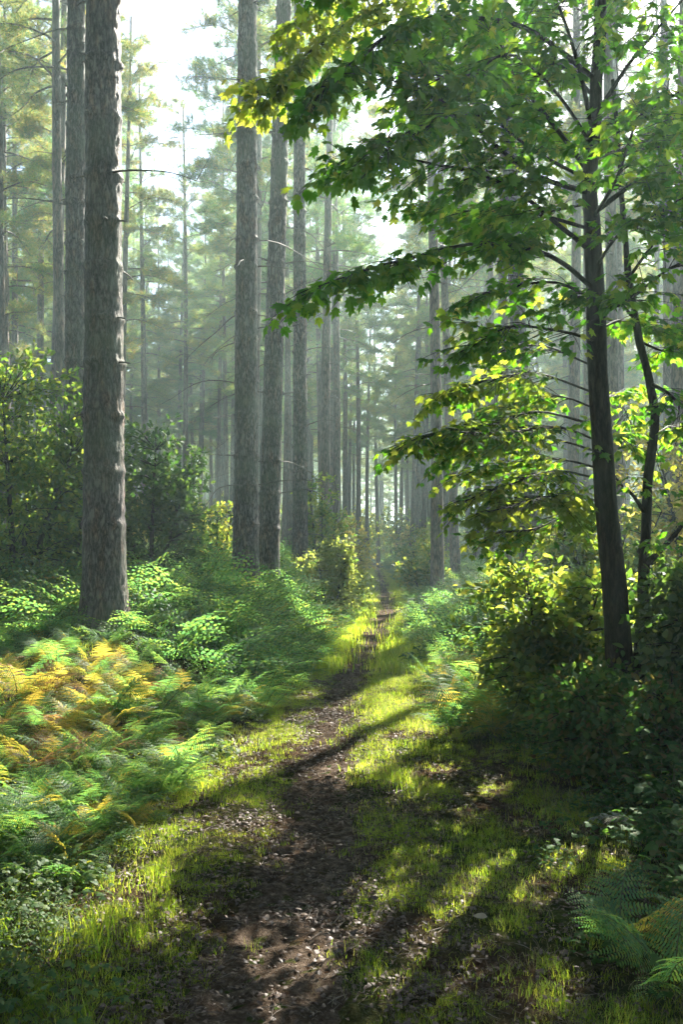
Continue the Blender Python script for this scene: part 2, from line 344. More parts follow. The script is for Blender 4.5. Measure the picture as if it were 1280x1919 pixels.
# ------------------------------------------------------------------ pines
def trunk_axis(H, lean, bend, seed):
    r = rng_(seed); ph = r.uniform(0, 6.28, 2)
    def f(z):
        z = np.asarray(z, float); t = z/H
        return np.stack([lean[0]*z+bend*(np.sin(3*t+ph[0])-np.sin(ph[0])), lean[1]*z+bend*(np.sin(2.6*t+ph[1])-np.sin(ph[1])), z], -1)
    return f
def radius(z, H, R0): return R0*(1+.30*np.exp(-np.maximum(z, 0)/.35)+.14*np.exp(-z/1.5))*(1-.78*(np.clip(z, 0, H)/H)**1.25)
def trunk_mesh(H, R0, ax, seed, detail):
    if detail:                                   # near trunks: furrowed plates and branch-ring swellings are modelled
        sides = 72; zs = np.concatenate([np.arange(-.3, 12.5, .035), np.linspace(12.6, H, 30)])
    else:
        sides = 12; zs = np.concatenate([[-.3, 0, .3, .8], np.linspace(1.5, H, 26)])
    r = rng_(seed); C = ax(zs); R = radius(zs, H, R0)
    a = np.arange(sides)*2*np.pi/sides
    RR = np.repeat(R[:, None], sides, 1)
    ring = []
    if detail:
        z0 = 1.2
        while z0 < 12.5:
            ring.append(z0); z0 += r.uniform(.42, .75)
        ph = r.uniform(0, 6.28)
        for i, z in enumerate(zs):
            for j in range(sides):
                x, y = math.cos(a[j])*R0, math.sin(a[j])*R0
                p = Vector((x*22+seed, y*22, z*4.2)); w = mnoise.noise(p*.6)*1.2
                dd = mnoise.voronoi(Vector((p.x+w, p.y+w, p.z)))[0]
                e = min((dd[1]-dd[0])*2.2, 1.0)
                big = mnoise.noise(Vector((x*5, y*5, z*1.1+seed)))
                RR[i, j] += -.0125*(1-e)**1.6+.012*big+.005*mnoise.noise(p*2.5)
        for zr in ring:
            q = np.exp(-((zs-zr)/.035)**2)[:, None]
            kn = .35+.65*np.clip(np.sin(a[None]*3+zr*9)+np.sin(a[None]*5+zr*4), 0, 1)
            RR += q*.034*kn
    V = np.stack([C[:, None, 0]+RR*np.cos(a), C[:, None, 1]+RR*np.sin(a), np.repeat(zs[:, None], sides, 1)], -1).reshape(-1, 3)
    n = len(zs); i, j = np.meshgrid(np.arange(n-1), np.arange(sides), indexing='ij'); j2 = (j+1) % sides
    Q = np.stack([i*sides+j, i*sides+j2, (i+1)*sides+j2, (i+1)*sides+j], -1).reshape(-1, 4)
    return mesh_np('trunk', V, [Q], M['bark'] if detail else M['barkfar'], smooth=True), ring
def branch_pts(p0, az, L, up, droop, r, n=7):
    t = np.linspace(0, 1, n)[:, None]; d = np.array([math.cos(az), math.sin(az), 0])
    P = p0+d*L*t+np.array([0, 0, 1.])*(up*L*t-droop*L*t*t)
    side = np.array([-d[1], d[0], 0]); P = P+side*(r.normal(0, .10)*L*t*t+.03*L*np.sin(t*7+r.uniform(0, 6)))
    return P
TUFTS = [tuft(s) for s in range(4)]
def crown_mesh(H, R0, ax, zb, Rc, nb, seed, origin=(0, 0, 0), cull=False, density=1.0, tsz=.17, low=6, gap=None):
    r = rng_(seed); mb = MB(); pos = []; dirs = []
    zs = np.sort(zb+(H-zb)*r.uniform(0, 1, nb)**.85)
    # bare dead branches below the green crown
    for k in range(low):
        z = r.uniform(zb*.45, zb); az = r.uniform(0, 6.28); L = r.uniform(.5, 1.8)
        P = branch_pts(ax(z), az, L, r.uniform(-.1, .3), r.uniform(.2, .6), r)
        mb.add(*tube(P, np.linspace(.018, .005, len(P)), 4), 0)
    for k, z in enumerate(zs):
        t = (z-zb)/(H-zb); az = k*2.4+r.uniform(-.5, .5)
        L = Rc*(1.05-.72*t**1.6)*r.uniform(.6, 1.15)*(.75+.25*min(1, t*5)); up = .12+.75*t
        P = branch_pts(ax(z), az, L, up, r.uniform(.25, .55), r)
        mb.add(*tube(P, np.linspace(.028*(1.2-.6*t), .006, len(P)), 5), 0)
        for s in range(int(6+5*L)):              # side twigs carrying needle tufts
            q = r.uniform(.28, 1.0); i = min(int(q*(len(P)-1)), len(P)-2); f = q*(len(P)-1)-i
            p = P[i]*(1-f)+P[i+1]*f; fw = unit(P[i+1]-P[i]); sd = np.array([-fw[1], fw[0], 0])*(1 if r.random() < .5 else -1)
            l2 = L*r.uniform(.18, .42)*(1.15-q*.6)
            d2 = unit(fw*.7+sd*r.uniform(.3, 1.1)+np.array([0, 0, r.uniform(-.1, .35)]))
            T = p+d2*l2*np.linspace(0, 1, 4)[:, None]+np.array([0, 0, -.10*l2])*np.linspace(0, 1, 4)[:, None]**2
            mb.add(*tube(T, np.linspace(.008, .003, 4), 3), 0)
            m = max(4, int(l2*20*density))
            w = r.uniform(.15, 1.05, m)[:, None]
            pos.append(p+d2*l2*w+r.normal(0, .05+.05*l2, (m, 3))); dirs.append(d2*.8+rand_unit(r, m)*.55+np.array([0, 0, .45]))
    pos = np.vstack(pos); dirs = unit(np.vstack(dirs))
    if cull:
        Wp = pos+np.asarray(origin); k = lit_at(Wp)*1.8 < r.uniform(.02, .95, len(pos)); pos, dirs = pos[k], dirs[k]
    if gap is not None:
        k = gap(pos+np.asarray(origin), r); pos, dirs = pos[k], dirs[k]
    n = len(pos); g = r.integers(0, 4, n); Rm = frames(dirs, rand_unit(r, n)); s = tsz*r.uniform(.7, 1.25, n)
    for q in range(4):
        m = g == q
        if m.any(): mb.add(*stamp(*TUFTS[q], pos[m], Rm[m], s[m]), 1)
    return mb.mesh('crown', [M['barkfar'], M['needle']])

# the open strip of sky left of centre
def skygap(P, r):
    dy = np.maximum(P[:, 1], 1); px = PW/2+P[:, 0]/dy*F; py = HY-(P[:, 2]-EYE)/dy*F
    az = P[:, 0]/dy                              # a lane between the crowns, running away from the path
    c = 350+45*np.sin(py*.012)+(np.maximum(0, 330-py))*.10; w = 40*(1-sm(250, 360, py))*(1+.6*sm(140, 0, py))+10
    ins = (np.abs(px-c) < w+14*np.sin(py*.05)) & (py < 350) & (dy > 5)
    return ~ins | (r.random(len(P)) < .04)

def pine(X, Y, R0, H, zb, Rc, nb, seed, label, detail=False, lean=(0, 0), bend=.12, group=None, cull=True, dead=None, density=1.0):
    z0 = float(ground_z(X, Y)); t = thing('pine_tree', label, 'pine tree', (X, Y, z0), group)
    ax = trunk_axis(H, lean, bend, seed)
    me, ring = trunk_mesh(H, R0, ax, seed, detail); link('trunk', me, t)
    link('crown', crown_mesh(H, R0, ax, zb, Rc, nb, seed+1, (X, Y, z0), cull, density, low=0 if detail else 8, gap=skygap), t)
    if detail:
        r = rng_(seed+7); used = 0
        for zr in ring:
            for k in range(r.integers(1, 4)):
                az = r.uniform(0, 6.28); stub = r.random() < (.62 if dead is None else dead)
                L = r.uniform(.06, .22) if stub else r.uniform(.5, 1.9)
                c = ax(zr); p0 = c+np.array([math.cos(az), math.sin(az), 0])*float(radius(zr, H, R0))*.85
                P = branch_pts(p0, az, L, r.uniform(-.1, .35), r.uniform(.1, .6), r, 4 if stub else 9)
                mb = MB(); mb.add(*tube(P, np.linspace(.014 if stub else .013, .007 if stub else .003, len(P)), 6), 0)
                if not stub:
                    for s in range(r.integers(3, 8)):
                        i = r.integers(3, len(P)); d = unit(rand_unit(r, 1)[0]+unit(P[i]-P[0])*.9+np.array([0, 0, -.2])); l = r.uniform(.1, .45)
                        T = P[i]+d*l*np.linspace(0, 1, 4)[:, None]+r.normal(0, .012, (4, 3))*np.linspace(0, 1, 4)[:, None]
                        mb.add(*tube(T, np.linspace(.0045, .0018, 4), 3), 0)
                if used < 60: link('dead_branch', mb.mesh('dead_branch', [M['deadwood']]), t); used += 1
    return t

def X_(px, Y): return (px-PW/2)/F*Y
def lean_(px0, py0, px1, py1, Y):           # lean of a trunk whose centre line runs between two photo points
    return ((px1-px0)/((py0-py1)), r0_.uniform(-.012, .012))
r0_ = rng_(99)
NEAR = [ # px at y=900, width px, Y, lean dx/dz, H, zb, label, detail, dead-stub share
 (195, 79, 9.5, (.000, .004), 24, 12.5, 'thick grey pine standing in the bracken, the biggest trunk of all, with furrowed bark', True, .8),
 (140, 45, 15.0, (-.001, .004), 25, 12.5, 'grey pine trunk half hidden behind the biggest furrowed trunk', True, .75),
 (461, 48, 14.0, (.003, .003), 25, 12, 'thick pine left of two others in the close row of three beside the path', True, .4),
 (508, 41, 16.0, (.026, .003), 25, 12, 'middle pine in the close row of three, tilting a little away from the left one', True, .35),
 (562, 30, 20.0, (-.001, 0), 26, 12, 'slimmest pine in the close row of three, next to the golden shrub', True, .35),
 (985, 35, 16.5, (-.045, 0), 25, 11.5, 'dark pine leaning towards the path behind the sunlit sycamore spray', True, .6),
 (97, 23, 28.0, (.014, 0), 25, 9.5, 'slim pine just left of the pair of thick trunks', False, 0),
 (31, 13, 44.0, (0, 0), 25, 9, 'thin straight pine alone above the tall leafy shrub at the left edge', False, 0),
 (3, 14, 27.0, (0, 0), 24, 9, 'pine cut by the left edge of the photo', False, 0),
 (609, 21, 30.0, (.0, 0), 26, 11, 'slim pine rising above the golden shrub beside the row of three', False, 0),
 (630, 17, 36.0, (.003, 0), 26, 11, 'slim hazy pine just right of the one above the golden shrub', False, 0),
 (645, 11, 48.0, (0, 0), 26, 11, 'thin pale pine nearest the bright end of the path on its left side', False, 0),
 (818, 25, 24.0, (-.010, 0), 25, 11, 'straight brown pine right of the path where the path reaches the haze', False, 0),
 (852, 19, 29.0, (-.022, 0), 25, 11, 'darker pine leaning slightly beside the straight brown pine right of the path', False, 0),
 (893, 12, 42.0, (0, 0), 25, 11, 'thin pine seen through gaps in the low sycamore spray', False, 0),
 (915, 15, 38.0, (.004, 0), 25, 10, 'slim pine left of the lilac grey trunk behind the sycamore', False, 0),
 (948, 23, 28.0, (-.004, 0), 25, 10, 'lilac grey pine trunk just left of the dark leaning pine', False, 0),
 (1070, 24, 26.0, (0, 0), 25, 10, 'hazy pine between the dark leaning pine and the sycamore trunk', False, 0),
 (1165, 22, 27.0, (.004, 0), 25, 10, 'hazy pine seen between the two sycamore stems', False, 0),
 (1273, 34, 18.5, (-.002, 0), 25, 11, 'pine standing at the right edge behind the sycamore leaves', False, 0),
 (270, 14, 43.0, (0, 0), 24, 10, 'thin pine close behind the dark evergreen bush', False, 0),
 (343, 12, 46.0, (.002, 0), 24, 10, 'thin pine midway between the biggest trunk and the row of three', False, 0),
 (408, 10, 50.0, (-.004, 0), 25, 10, 'left one of two thin pines standing side by side near the row of three', False, 0),
 (425, 11, 47.0, (.004, 0), 25, 10, 'right one of two thin pines standing side by side near the row of three', False, 0),
]
for k, (px, w, Yd, ln, H, zb, lab, det, dead) in enumerate(NEAR):
    R0 = w/F*Yd/2*.96
    x = X_(px, Yd)-ln[0]*2.7
    pine(x, Yd, R0, H, zb, r0_.uniform(2.1, 2.9), 46 if Yd < 40 else 40, 1000+k*31, lab, det, ln, .03 if det else .15, dead=dead)

# shared pines for the wood behind and beside
PROTO = []
for k in range(6):
    r = rng_(500+k); H = r.uniform(22, 27); ax = trunk_axis(H, (r.uniform(-.012, .012), r.uniform(-.012, .012)), .2, 500+k)
    PROTO.append((trunk_mesh(H, .17, ax, 500+k, False)[0], crown_mesh(H, .17, ax, 7.8+r.uniform(-1, 2), r.uniform(2.2, 3.0), 48, 540+k, density=.62, tsz=.21)))
taken = [(X_(n[0], n[2]), n[2]) for n in NEAR]
def clear(x, y, d): return all((x-a)**2+(y-b)**2 > d*d for a, b in taken)
r = rng_(77)
# trees, some out of frame and added for shade, whose shade falls on the near ground: own crowns, opened where the sun reaches the floor
SHADE = [(9.5, 13), (6.2, 19.3), (9.2, 24), (12.8, 19), (5.6, 32), (7.2, 37), (13, 27), (8.9, 31), (12.6, 34.5), (17, 23), (16, 30), (7.6, 8.2), (11.6, 8), (-7.5, 23), (-10, 28), (-11, 36), (15, 14)]
for k, (x, y) in enumerate(SHADE):
    px = PW/2+x/y*F
    if -4 < px < 1290: lab = None
    if clear(x, y, 1.0):
        taken.append((x, y))
        gr = 'pines behind the left row' if x < 0 else 'pines left of the sycamore trunk' if px < 1120 else 'pines right of the sycamore trunk' if px < 1290 else 'pines beyond the right edge'
        lab = {'pines behind the left row': 'pine standing back on the left behind the tall leafy shrub', 'pines left of the sycamore trunk': 'pine showing through the foliage left of the sycamore trunk',
               'pines right of the sycamore trunk': 'pine showing through the foliage right of the sycamore trunk', 'pines beyond the right edge': 'pine added beyond the right edge for its shade, with its crown over the sycamore'}[gr]
        pine(x, y, r.uniform(.13, .19), r.uniform(23, 26), r.uniform(10, 12), r.uniform(2.4, 3.0), 50, 3000+17*k, lab, False, (r.uniform(-.01, .01), 0), .15, group=gr)
def copy_pine(x, y, label, group):
    q = r.integers(0, 6); s = r.uniform(.9, 1.12)
    t = thing('pine_tree', label, 'pine tree', (x, y, float(ground_z(x, y))-.1), group); t.rotation_euler = (0, 0, r.uniform(0, 6.28)); t.scale = (s, s, s)
    a = link('trunk', PROTO[q][0], t); b = link('crown', PROTO[q][1], t); return t
ROWS = []
def ingap(x, y):                                    # the lane of open sky
    px = PW/2+x/max(y, 1)*F; return 245 < px < 455 and y < 62
SEC = [(160, 'behind the tall leafy shrub at the left edge'), (300, 'behind the dark evergreen bush'), (440, 'in the open gap left of the row of three'), (590, 'seen between the row of three pines'),
       (700, 'at the left rim of the far path'), (800, 'at the right rim of the far path'), (880, 'beside the straight brown pine right of the path'), (960, 'behind the lilac grey pine trunk'), (1100, 'between the leaning pine and the sycamore trunk'), (9999, 'to the right of the sycamore trunk')]
def sector(x, y):
    px = PW/2+x/y*F; w = next(n for e, n in SEC if px < e); a = 'slender hazy pine' if y < 55 else 'faint thin far pine'
    return a+' '+w, a+'s '+w
cnt = 0; tries = 0
while cnt < 172 and tries < 14000:
    tries += 1
    y = r.uniform(30, 82); x = r.uniform(-.47, .47)*y
    if abs(x-pc(y)) < (2.6 if y < 62 else 1.7) or ingap(x, y) or not clear(x, y, 2.5): continue
    if x > 1.5 and y < 46: continue
    taken.append((x, y)); cnt += 1; left = x < pc(y)
    lab, gr = sector(x, y)
    copy_pine(x, y, lab, gr)

for (x, y) in [(4.3, 52), (5.6, 58), (.9, 47), (4.6, 70), (3.3, 76), (2.0, 66), (5.4, 62), (-9.5, 57), (-11.5, 60), (-8.6, 64), (-12.5, 68), (-10.5, 74), (-7.5, 58), (-13.5, 58)]:
    copy_pine(x, y, *sector(x, y))
# ------------------------------------------------------------------ scatter by geometry nodes (only for what nobody could count)
def instancer(name, protos, pts, rots, scl, idx, label=None):
    c = bpy.data.collections.new(name+'_kinds')
    for i, me in enumerate(protos):
        o = bpy.data.objects.new('%s_kind_%02d' % (name, i), me); c.objects.link(o)
    me = bpy.data.meshes.new(name); me.vertices.add(len(pts)); me.vertices.foreach_set('co', np.asarray(pts, np.float32).ravel())
    a = me.attributes.new('rot', 'FLOAT_VECTOR', 'POINT'); a.data.foreach_set('vector', np.asarray(rots, np.float32).ravel())
    a = me.attributes.new('scl', 'FLOAT', 'POINT'); a.data.foreach_set('value', np.asarray(scl, np.float32))
    a = me.attributes.new('pick', 'INT', 'POINT'); a.data.foreach_set('value', np.asarray(idx, np.int32))
    me.update()
    ng = bpy.data.node_groups.new(name, 'GeometryNodeTree')
    ng.interface.new_socket('Geometry', in_out='INPUT', socket_type='NodeSocketGeometry'); ng.interface.new_socket('Geometry', in_out='OUTPUT', socket_type='NodeSocketGeometry')
    N = ng.nodes; L = ng.links
    gi = N.new('NodeGroupInput'); go = N.new('NodeGroupOutput'); ip = N.new('GeometryNodeInstanceOnPoints')
    ci = N.new('GeometryNodeCollectionInfo'); ci.inputs['Collection'].default_value = c; ci.inputs['Separate Children'].default_value = True; ci.inputs['Reset Children'].default_value = True
    def na(n, ty):
        q = N.new('GeometryNodeInputNamedAttribute'); q.data_type = ty; q.inputs['Name'].default_value = n; return q.outputs['Attribute']
    er = N.new('FunctionNodeEulerToRotation')
    L.new(gi.outputs[0], ip.inputs['Points']); L.new(ci.outputs[0], ip.inputs['Instance']); ip.inputs['Pick Instance'].default_value = True
    L.new(na('pick', 'INT'), ip.inputs['Instance Index']); L.new(na('rot', 'FLOAT_VECTOR'), er.inputs[0]); L.new(er.outputs[0], ip.inputs['Rotation'])
    L.new(na('scl', 'FLOAT'), ip.inputs['Scale']); L.new(ip.outputs[0], go.inputs[0])
    o = link(name, me); md = o.modifiers.new('scatter', 'NODES'); md.node_group = ng
    o['kind'] = 'stuff'
    if label: o['label'] = label
    return o

# far wood: the mass of crowns and trunks beyond the trees one can tell apart
pp = []
for _ in range(9000):
    y = r.uniform(82, 210); x = r.uniform(-.55, .55)*y
    if (abs(x-pc(y)) < 2.4 and y < 95) or not clear(x, y, 2.4): continue
    taken.append((x, y)); pp.append((x, y))
    if len(pp) >= 640: break
pp = np.array(pp)
far = []
for (tm, cm) in PROTO:
    mb = MB()
    for me, m in ((tm, 0), (cm, None)):
        V = np.zeros(len(me.vertices)*3); me.vertices.foreach_get('co', V)
        L_ = np.zeros(len(me.loops), int); me.loops.foreach_get('vertex_index', L_); st = np.zeros(len(me.polygons), int); me.polygons.foreach_get('loop_start', st)
        to = np.zeros(len(me.polygons), int); me.polygons.foreach_get('loop_total', to)
        V = V.reshape(-1, 3); first = True
        for kk in (3, 4):
            s_ = st[to == kk]
            if len(s_):
                base = mb.n if first else base
                Fk = L_[s_[:, None]+np.arange(kk)]
                if first: mb.add(V, Fk, 1 if (kk == 3) else 0); first = False
                else: mb.F.append(Fk+base); mb.M.append(np.full(len(Fk), 1 if kk == 3 else 0)); mb.S.append(np.full(len(Fk), False))
    far.append(mb.mesh('far_pine', [M['barkfar'], M['needle']]))
def thicket_mesh(seed):
    q = rng_(seed); m = 5200; c = q.uniform(-1, 1, (9, 3))*np.array([1.9, 1.5, 1.3])+np.array([0, 0, 1.7]); k = q.integers(0, 9, m)
    p = c[k]+rand_unit(q, m)*(.75+.45*q.random((m, 1)))*np.array([1, 1, .8]); p = p[p[:, 2] > 0]; m = len(p); mb = MB()
    mb.add(*stamp(*OVAL, p, frames(rand_unit(q, m), rand_unit(q, m)), .22*q.uniform(.6, 1.2, m)), 0); return mb.mesh('far_bush', [M['shrub']])
far += [thicket_mesh(1), thicket_mesh(2)]
q2 = [(x, y) for y in r.uniform(66, 200, 420) for x in [r.uniform(-.52, .52)*y] if abs(x-pc(y)) > (2.2 if y < 88 else 0)]
n = len(q2); q2 = np.array(q2)
ring = np.array([(x, y) for k in range(700) for x, y in [(r.uniform(-42, 42), r.uniform(-34, 14))] if (y < -1.5 or abs(x) > 6+.5*y) and not (x > 5 and y > 3)][:240])  # unseen pines behind and beside the camera, added to cut the skylight
FW = (np.column_stack([q2, ground_z(q2[:, 0], q2[:, 1])-.2]), np.column_stack([np.zeros(n), np.zeros(n), r.uniform(0, 6.28, n)]), r.uniform(.7, 1.5, n), r.integers(6, 8, n))
n = len(pp)
cat = lambda a, b: np.concatenate([a, b])
instancer('far_and_shade_woods', far, cat(cat(np.column_stack([pp, ground_z(pp[:, 0], pp[:, 1])-.1]), FW[0]), np.column_stack([ring, ground_z(ring[:, 0], ring[:, 1])-.1])), cat(cat(np.column_stack([np.zeros(n), np.zeros(n), r.uniform(0, 6.28, n)]), FW[1]), np.column_stack([np.zeros((len(ring), 2)), r.uniform(0, 6.28, len(ring))])), cat(cat(r.uniform(.85, 1.12, n), FW[2]), r.uniform(.85, 1.1, len(ring))), cat(cat(r.integers(0, 6, n), FW[3]), r.integers(0, 6, len(ring))), 'hazy mass of far pines and bushes closing the view, with unseen shading pines added around the camera')

# ------------------------------------------------------------------ bracken
def frond_arrays(seed, L=.95, npair=13, arch=.9, fine=12):
    r = rng_(seed); mbl = []; mbf = []; nv = 0
    n = 14; t = np.linspace(0, 1, n)
    el = np.radians(74)-arch*t*1.25                 # elevation falls along the stalk so the frond arches over
    seg = L/(n-1); P = np.zeros((n, 3))
    for i in range(1, n): P[i] = P[i-1]+seg*np.array([0, math.cos(el[i-1]), math.sin(el[i-1])])
    P[:, 0] += .05*L*np.sin(t*2.5)*r.uniform(-1, 1)
    sv, sq = tube(P, np.linspace(.0055, .0015, n), 4)
    T = unit(np.gradient(P, axis=0))
    V = []; Fc = []
    for k in range(npair):
        q = .26+.73*k/(npair-1); i = min(int(q*(n-1)), n-2); f = q*(n-1)-i; p = P[i]*(1-f)+P[i+1]*f; tg = T[i]
        nr = np.cross(np.array([1., 0, 0]), tg)
        w = L*.33*(1-(k/(npair-.3))**1.35)*(.82+.18*min(1, k/2))
        for sgn in (-1, 1):
            w2 = w*r.uniform(.88, 1.1)
            d = unit(np.array([sgn, 0, 0])*1.0+tg*(.32+.4*k/npair)+nr*r.uniform(-.25, .25)+np.array([0,0,r.uniform(-.12,.12)])); m = max(3, int(fine*w2/(L*.36))+2)
            s = unit(np.cross(nr, d))
            u_ = np.linspace(.06, 1, m); C = p+d*w2*u_[:, None]-nr*(.22*w2)*(u_**2)[:, None]+np.array([0, 0, -.10*w2])*(u_**2)[:, None]
            pl = w2*.135*(1-u_**1.5*.82)+.003; hw = w2/m*.34
            for sg2 in (-1, 1):
                tip = C+s*sg2*pl[:, None]+d*pl[:, None]*.35-nr*pl[:, None]*r.uniform(.05, .4)
                A = C-d*hw; B = C+d*hw; Mi = C+s*sg2*pl[:, None]*.55+d*hw*1.1; Mj = C+s*sg2*pl[:, None]*.55-d*hw*.6
                st = np.stack([A, B, Mi, tip, Mj], 1).reshape(-1, 3)
                V.append(st); Fc.append(np.arange(m)[:, None]*5+np.arange(5)[None]+nv); nv += len(st)
    return (sv, sq), (np.vstack(V), np.vstack(Fc))
FR = [frond_arrays(s, L, arch=a) for s, L, a in ((1, .82, 1.0), (2, .72, 1.35), (3, .9, .8), (4, .66, 1.6))]
FRL = [frond_arrays(s, .85, 10, a, 4) for s, a in ((5, .9), (6, 1.3), (7, 1.55))]
def rotz(V, a):
    c, s = math.cos(a), math.sin(a); return V@np.array([[c, -s, 0], [s, c, 0], [0, 0, 1]]).T
def rotx(V, a):
    c, s = math.cos(a), math.sin(a); return V@np.array([[1, 0, 0], [0, c, -s], [0, s, c]]).T
def fern_mesh(seed, mat, src, nf, size=1.0):
    r = rng_(seed); mb = MB()
    for k in range(nf):
        (sv, sq), (lv, lf) = src[r.integers(0, len(src))]; a = k*6.283/nf+r.uniform(-.5, .5); s = size*r.uniform(.7, 1.1); tl = r.uniform(-.15, .35)
        off = np.array([r.normal(0, .05), r.normal(0, .05), 0])
        mb.add(rotz(rotx(sv*s, -tl), a)+off, sq, 0); mb.add(rotz(rotx(lv*s, -tl), a)+off, lf, 1)
    return mb.mesh('fern', [M['fernstem'], mat])
FROND = {}
for mk in ('fern', 'fernyellow', 'fernrust', 'palefrond'):
    FROND[mk] = []
    for (sv, sq), (lv, lf) in FR:
        mb = MB(); mb.add(sv, sq, 0); mb.add(lv, lf, 1); FROND[mk].append(mb.mesh('frond', [M['fernstem'], M[mk]]))
def fern_plant(x, y, s, mk, label, group, seed, nf=None, dz=0, mixin=None):
    r = rng_(seed); t = thing('bracken_fern', label, 'fern', (x, y, float(ground_z(x, y))-.02+dz), group); t.scale = (s, s, s)
    nf = nf or r.integers(4, 7); a0 = r.uniform(0, 6.28)
    for k in range(nf):
        kind = mk if (mixin is None or r.random() > .3) else mixin
        o = link('frond', FROND[kind][r.integers(0, 4)], t)
        o.rotation_euler = (-r.uniform(-.1, .35), 0, a0+k*6.283/nf+r.uniform(-.5, .5)); q = r.uniform(.75, 1.1); o.scale = (q, q, q)
        o.location = (r.normal(0, .04), r.normal(0, .04), 0)
    return t
protos = [fern_mesh(10, M['fern'], FR, 5), fern_mesh(11, M['fern'], FR, 6), fern_mesh(12, M['fernyellow'], FR, 5), fern_mesh(13, M['fernrust'], FR, 5),
          fern_mesh(14, M['fern'], FRL, 5), fern_mesh(15, M['fern'], FRL, 6), fern_mesh(16, M['fernyellow'], FRL, 5)]
r = rng_(21); P = []; S = []; I = []; Rr = []
def left_edge(y): return pc(y)-np.interp(y, [4, 5.2, 6, 7, 9, 12, 30], [1.95, 1.55, 1.15, .85, .62, .55, .9])
def right_edge(y): return pc(y)+np.interp(y, [3, 9, 12, 15, 30], [2.2, 1.7, .9, .6, .7])
for _ in range(9000):
    y = 4.2+(60*r.random()**1.7 if r.random() < .85 else 60+80*r.random()); x = r.uniform(-.5, .5)*(y+3) if y < 60 else pc(y)+r.uniform(-12, 12)
    le, ri = left_edge(y), right_edge(y)
    if le < x < ri: continue
    if x > ri and y < 10.5: continue
    if x < le and y < 4.7 and r.random() < .6: continue
    near = y < 8.8; edge = sm(0, .7, (le-x) if x < le else (x-ri))
    s = r.uniform(.62, .95)*(.55+.45*edge)*(1.35 if y > 9 else .8)
    if y < 5.6: s *= .72
    if y > 60: s *= 1.8
    if abs(x+2.6) < .75 and y < 9.6: s *= .7
    ye = (x < -1.2 and y < 8.2)
    u_ = r.random()
    if near: i = (3 if u_ < (.46 if x < -2.5 else .18) else 2 if u_ < .66 else r.integers(0, 2)) if ye and x < -1.7 else (2 if u_ < .14 else 3 if u_ < .18 else r.integers(0, 2))
    else: i = 6 if u_ < .06 else r.integers(4, 6)
    P.append((x, y, float(ground_z(x, y))-.02)); S.append(s); I.append(i); Rr.append((r.normal(0, .12), r.normal(0, .12), r.uniform(0, 6.28)))
for _ in range(230):
    y = r.uniform(3.9, 5.7); x = r.uniform(-3.1, -1.25+.15*(y-4)); P.append((x, y, float(ground_z(x, y))-.02)); S.append(r.uniform(.28, .5)); I.append(r.choice([0, 1, 0, 1, 2])); Rr.append((r.normal(0, .15), r.normal(0, .15), r.uniform(0, 6.28)))
for _ in range(60):
    y = r.uniform(6.8, 10.5); x = pc(y)+r.uniform(1.0, 1.9); P.append((x, y, float(ground_z(x, y))-.02)); S.append(r.uniform(.5, .85)); I.append(r.choice([0, 1, 1, 2])); Rr.append((r.normal(0, .15), r.normal(0, .15), r.uniform(0, 6.28)))
instancer('bracken', protos, P, Rr, S, I, 'mass of green and turning bracken covering the forest floor')
# the fern plants that show as plants of their own
FERNS = [  # photo x, y of the crown of fronds, Y, size, kind, mix, label
 (95, 1290, 6.9, .8, 'fernyellow', 'fernrust', 'yellow bracken plant with upright sunlit fronds below the biggest trunk'),
 (30, 1330, 6.4, .68, 'fernyellow', 'fernrust', 'orange and yellow bracken plant at the left edge'),
 (200, 1330, 6.5, .7, 'fernyellow', 'fern', 'bracken plant with glowing yellow fronds right of the orange one at the left edge'),
 (290, 1310, 6.9, .85, 'fern', 'fernyellow', 'pale green bracken plant lit from behind, in the middle of the left bank'),
 (420, 1290, 7.6, .85, 'fern', 'fernyellow', 'green bracken plant with a frond pointing at the path'),
 (490, 1280, 8.4, .8, 'fern', 'fernyellow', 'green bracken plant at the grass verge where the sun crosses the path'),
 (340, 1400, 6.0, .65, 'fern', None, 'low bracken plant at the foot of the lit left bank'),
 (60, 1480, 5.3, .48, 'fernrust', 'fernyellow', 'rust brown bracken plant low at the left edge'),
 (170, 1440, 5.6, .55, 'fernrust', 'fern', 'brown withered bracken plant beside the rust brown one'),
 (330, 1130, 10.5, .9, 'fern', None, 'shaded blue green bracken plant just right of the biggest trunk'),
 (430, 1120, 11.5, .9, 'fern', None, 'shaded bracken plant below the row of three pines'),
 (560, 1110, 12.5, .9, 'fern', None, 'shaded bracken plant leaning out towards the path'),
 (1250, 1760, 3.0, .55, 'fern', None, 'lush dark green fern in the bottom right corner'),
 (1160, 1740, 3.3, .55, 'fern', 'fernyellow', 'fern with a few sunlit yellow green fronds left of the dark corner fern'),
 (890, 1130, 9.3, .95, 'fernyellow', 'fern', 'bright yellow green fern at the path side of the right-hand thicket'),
 (985, 1100, 8.9, 1.0, 'fern', 'fernyellow', 'green fern with arching fronds over the top of the right-hand bramble thicket'),
 (770, 1100, 17.0, .85, 'fernyellow', 'fern', 'small glowing fern beside the path where it bends'),
]
for k, (px, py, Yd, s, mk, mx, lab) in enumerate(FERNS):
    fern_plant(X_(px, Yd), Yd, s, mk, lab, None, 800+k, mixin=mx, nf=8)

